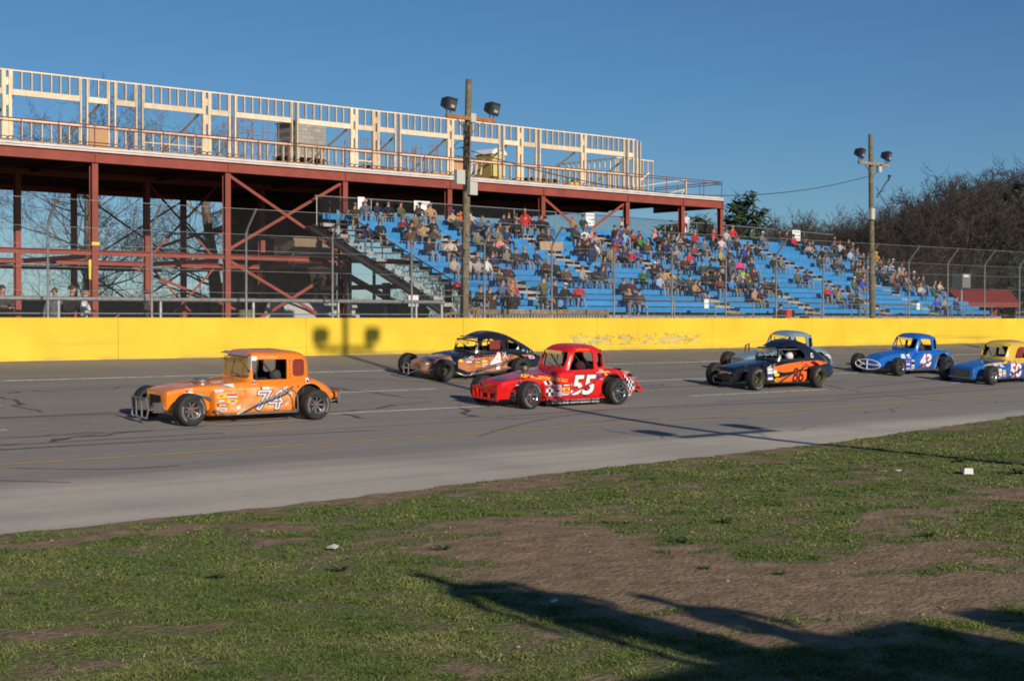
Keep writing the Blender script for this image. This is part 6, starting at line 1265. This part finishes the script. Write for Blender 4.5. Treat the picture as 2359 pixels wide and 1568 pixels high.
car(dict(paint=bp_, cabp=st4, hoodp=cp, label='black and copper fastback race car number 4, nearest the yellow wall', driver='person in dark suit and black helmet driving the copper and black car', helm='black', wb=2.8, X=26.0, Y=32.4, hood=[(.40, .26, .46, .26, .1), (.34, .22, .52, .34, .1), (.1, .2, .58, .42, .1), (-.5, .22, .66, .47, .08), (-1.0, .22, .72, .54, .08), (-1.5, .3, .78, .58, .08)], tub=tub_fast, cab=cab_fast, cabx=(-1.2, -3.4), roofz=1.2, cagex=-2.7, side_win=win_fast, front_win=rnd(-.46, .46, .82, 1.15, .05), rear_win=rnd(-.3, .3, .98, 1.2, .05),
 rim='steel', rimm=mat('dark rim', (.05, .05, .05), .5), hub=mat('brass hub', (.45, .33, .1), .4, metal=.8), letter=False, bumper=[[(.3, .3, .24), (.6, .40, .30), (.72, .0, .46), (.6, -.40, .30), (.3, -.3, .24)], [(.6, .40, .30), (.70, .0, .12), (.6, -.4, .30)], [(.71, .08, .44), (.7, .08, .13)], [(.71, -.14, .42), (.7, -.14, .14)]], rbumper=[[(-3.9, .4, .4), (-4.2, .4, .42), (-4.2, -.4, .42), (-3.9, -.4, .4)]], nerf=[[(-.55, .70, .24), (-.75, .88, .15), (-2.5, .92, .34), (-2.55, .74, .34)], [(-.95, .88, .15), (-1.2, .92, .34), (-2.4, .93, .56), (-2.5, .74, .58)]], nerf_m=chrome, seatx=-2.2, net=(-1.95, -2.35, .88, 1.12), extra=ex4, shock=1))
# --- black and orange car 86
forg = mat('fluorescent orange', (1.0, .16, .01), .4, coat=.5)
def ex86(k):
    rect, oval, text, poly, t = k['rect'], k['oval'], k['text'], k['poly'], k['t']
    poly([(-1.0, .62), (-1.6, .70), (-2.4, .76), (-3.2, .77), (-3.9, .70), (-3.4, .66), (-2.8, .58), (-2.2, .50), (-1.5, .46), (-1.05, .50)], forg, 'orange_swoosh', .005, n=3)
    poly([(-1.2, .20), (-1.0, .26), (-1.6, .36), (-2.4, .50), (-2.56, .46), (-2.52, .16)], forg, 'orange_swoosh', .005, n=3)
    text('86', -2.12, .18, .58, mat('dark red number', (.10, .01, .01), .5), .012, .18, .010, sp=.9)
    for i in range(5): rect(-.72-.01*i, .60-.085*i, .22, .07, whi if i != 3 else blu, .005)
    rect(-.98, .56, .16, .14, whi, .006); rect(-1.0, .6, .08, .07, mau, .008); rect(-.98, .44, .17, .09, whi, .006); oval(-1.15, .40, .12, .05, yel, .006); oval(-1.18, .25, .12, .06, yel, .006); rect(-.8, .70, .22, .08, orn, .005); rect(-.9, .72, .12, .05, whi, .008); rect(-2.88, .86, .12, .13, whi); oval(-2.94, .92, .03, .035, blk, .006); rect(-2.5, .12, .14, .1, num_silver, .006)
    b = MB(); b.mesh([(.43, -.24, .40), (.43, .26, .40), (.41, .26, .46), (.41, -.24, .46)], [(0, 1, 2, 3)]); b.obj('nose_panel', inside, t)
    text_on(t, 'lettering', 'HELICOPTERS', .075, Matrix.Translation((.442, 0, .41)) @ Matrix.Rotation(R(90), 4, 'Z') @ Matrix.Rotation(R(90), 4, 'X'), whi, ext=.001)
    poly([(.05, .50), (-.35, .52), (-.15, .64), (-.02, .62)], num_silver, 'fender_flash', .004, sel=[2], fb=.42)
win_86 = [[(-1.52, .84), (-1.56, 1.0), (-1.68, 1.12), (-1.86, 1.18), (-2.2, 1.18), (-2.42, 1.10), (-2.55, .98), (-2.6, .88), (-2.56, .84)]]
car(dict(paint=bp_, label='black fastback race car number 86 with bright orange side swoosh', driver='person in dark suit and white helmet driving the black and orange car', helm='white', wb=2.75, X=33.9, Y=28.0, zs=1.1, yaw=R(-2), hood=[(.42, .22, .50, .34, .1), (.36, .18, .58, .42, .1), (.1, .18, .64, .47, .1), (-.5, .22, .70, .5, .08), (-1.0, .22, .75, .55, .08), (-1.5, .3, .79, .58, .08)], tub=tub_fast, cab=cab_fast, cabx=(-1.2, -3.4), roofz=1.2, cagex=-2.7, side_win=win_86, front_win=rnd(-.46, .46, .82, 1.15, .05), rear_win=rnd(-.3, .3, .98, 1.2, .05),
 rim='steel', rimm=mat('olive rim', (.09, .09, .03), .5), bumper=[[(.3, .36, .28), (.56, .42, .30), (.6, .3, .36), (.6, -.3, .36), (.56, -.42, .30), (.3, -.36, .28)], [(.58, .4, .3), (.58, .34, .14), (.58, -.34, .14), (.58, -.4, .3)]], rbumper=[[(-3.9, .4, .4), (-4.2, .4, .42), (-4.2, -.4, .42), (-3.9, -.4, .4)]], bump_m=dark, nerf=nerf_a, nerf_m=dark, seatx=-2.2, extra=ex86, cage=silver))
# --- grey-blue car
gp = P('grey blue car paint', (.20, .29, .36), rough=.45)
def exg(k):
    k['poly']([(-3.3, .5), (-3.35, .66), (-3.7, .60), (-3.68, .5)], whi, 'sticker', .004, n=2); k['rect'](-3.4, .54, .25, .06, red, .008); k['oval'](-3.1, .70, .06, .05, yel)
    b = MB(); b.tube([(-.2, -.30, .60), (-.2, -.30, .9), (-.36, -.30, .95), (-.4, -.3, .7)], .03, 8); b.obj('exhaust_stack', mat('rusty pipe', (.16, .06, .04), .7), k['t'], True)
car(dict(paint=gp, label='pale grey-blue race car mostly hidden behind the black and orange car', driver='person in grey suit and black helmet driving the grey-blue car', suit='grey', helm='black', wb=2.85, X=38.2, Y=31.1, hood=hood_round, tub=tub_55, cab=cab_coupe, cabx=(-1.45, -2.88), roofz=1.38, side_win=win_coupe, front_win=rnd(-.46, .46, .9, 1.24, .05), rear_win=rnd(-.28, .28, .98, 1.2, .05), rim='steel', rimm=silver, letter=False, bumper=bump_a, rbumper=rb_a, nerf=nerf_a, seatx=-2.2, extra=exg))
# --- blue car 43
b43 = P('bright blue car paint', (.012, .13, .52))
def ex43(k):
    rect, oval, text, poly, t = k['rect'], k['oval'], k['text'], k['poly'], k['t']
    text('43', -1.85, .30, .58, red, .040, .15, .005, sp=1, wd=1.2); text('43', -1.85, .305, .58, whi, .020, .15, .009, sp=1, wd=1.2)
    for i in range(7): rect(-.70, .20+.075*i, .2, .06, (whi, blu, whi, red, whi, whi, whi)[i]); rect(-1.0, .22+.085*i, .17, .055, (yel, whi, blk, yel, whi, whi, num_silver)[i])
    rect(-.9, .70, .2, .1, whi); poly([(-.66, .12), (-.66, .2), (-2.5, .2), (-2.5, .12)], red, 'sill_stripe', .004); text('AUTO', -3.2, .70, .07, whi, 0, .2, .005)
    k['tubes']('side_frame', [[(-1.5, .90, .22), (-1.5, .92, .40)], [(-2.3, .92, .66), (-2.1, .92, .20)]], .016, silver)
car(dict(paint=b43, label='bright blue race car number 43 with oval tube bumper', driver='person in black suit and dark helmet driving the bright blue number 43 car', helm='dark-grey', wb=2.85, X=43.5, Y=29.8, hood=[(.46, .26, .46, .3, .1), (.40, .22, .56, .38, .1), (.15, .22, .66, .43, .1), (-.3, .24, .74, .46, .1), (-.9, .22, .80, .50, .1), (-1.5, .2, .84, .56, .1), (-1.85, .3, .85, .56, .1)], tub=tub_55, cab=cab_coupe, cabx=(-1.45, -2.88), roofz=1.38, side_win=win_coupe, front_win=rnd(-.46, .46, .9, 1.24, .05), rear_win=rnd(-.28, .28, .98, 1.2, .05), rim='spoke', rimm=chrome, hub=mat('red hub', (.4, .03, .02), .5), letter=False,
 bumper=[[(.62, .15*0+.52*cos(a)*1.0, .34+.17*sin(a)) for a in [2*pi*i/20 for i in range(21)]], [(.63, .52, .34), (.63, -.2, .34), (.63, -.42, .46)], [(.63, -.2, .34), (.63, -.42, .22)], [(.63, -.02, .5), (.63, -.02, .17)], [(.3, .3, .34), (.62, .3, .34)], [(.3, -.3, .34), (.62, -.3, .34)]], bump_m=white, rbumper=rb_a, nerf=nerf_a, nerf_m=silver, seatx=-2.2, extra=ex43))
# --- blue and yellow car 50
b50 = P('deep blue car paint', (.015, .12, .42)); y50 = P('yellow cab paint', (.72, .46, .03))
def ex50(k):
    rect, oval, text, poly, t = k['rect'], k['oval'], k['text'], k['poly'], k['t']
    text('50', -1.75, .22, .62, red, .040, .12, .005, sp=1, wd=1.2); text('50', -1.75, .225, .62, whi, .020, .12, .009, sp=1, wd=1.2)
    poly([(-.1, .60), (-.66, .68), (-1.8, .84), (-3.3, .84), (-3.3, .66), (-1.8, .68)], y50, 'yellow_stripe', .003, n=3, fb=.58)
    for i in range(6): rect(-.72, .2+.08*i, .2, .065, (whi, whi, yel, whi, red, whi)[i]); rect(-.98, .24+.08*i, .18, .06, (orn, whi, yel, blu, whi, whi)[i])
    b = MB(); b.box(.41, .45, -.34, .30, .16, .46); b.obj('grille', dark, t)
    for i in range(5): b = MB(); b.box(.455, .46, -.3, .26, .20+.055*i, .212+.055*i); b.obj('grille_bar', chrome, t)
car(dict(paint=b50, cabp=y50, label='blue race car number 50 with yellow cab, cut off at the frame edge', driver='person in blue suit and yellow helmet driving the blue and yellow car', suit='blue', helm='yellow', wb=2.85, X=43.95, Y=26.6, hood=[(.42, .14, .50, .44, .05), (.38, .12, .56, .47, .05), (.1, .16, .62, .48, .05), (-.5, .22, .68, .5, .05), (-1.0, .22, .74, .55, .05), (-1.6, .3, .8, .58, .05)], hex=7, tub=tub_55, cab=[(z, xf, xr-.3, hw)+tuple(r) for z, xf, xr, hw, *r in cab_coupe], cabx=(-1.45, -3.2), roofz=1.38, side_win=[[(-1.9, .83), (-1.95, .95), (-2.08, 1.14), (-2.25, 1.22), (-2.5, 1.22), (-2.56, 1.15), (-2.58, .83)], [(-2.72, .86), (-2.7, 1.18), (-2.9, 1.14), (-3.05, .98), (-3.08, .86)]], front_win=rnd(-.46, .46, .88, 1.24, .05), rear_win=rnd(-.28, .28, .98, 1.2, .05), rim='steel', rimm=silver, letter=False, bumper=[[(.4, .4, .2), (.5, .44, .2), (.5, -.44, .2), (.4, -.4, .2)]], rbumper=rb_a, nerf=nerf_a, nerf_m=dark, seatx=-2.2, net=(-2.1, -2.5, .88, 1.18), extra=ex50))
# --- last car, only its cab edge in view
def exl(k): k['text']('12', -1.82, .33, .5, whi, .01)
def exl(k): pass
car(dict(paint=P('dark maroon car paint', (.10, .012, .03)), label='dark maroon race car whose cab corner peeks over the yellow one', driver='person in black suit and grey helmet driving the maroon car', helm='grey', wb=2.85, X=52.6, Y=29.2, hood=hood_round, tub=tub_55, cab=cab_coupe, cabx=(-1.45, -2.88), roofz=1.38, side_win=win_coupe, front_win=rnd(-.46, .46, .9, 1.24, .05), rear_win=rnd(-.28, .28, .98, 1.2, .05), rim='steel', rimm=silver, letter=False, bumper=bump_a, rbumper=rb_a, nerf=nerf_a, seatx=-2.2, extra=exl))
print('DONE objects', len(bpy.data.objects))
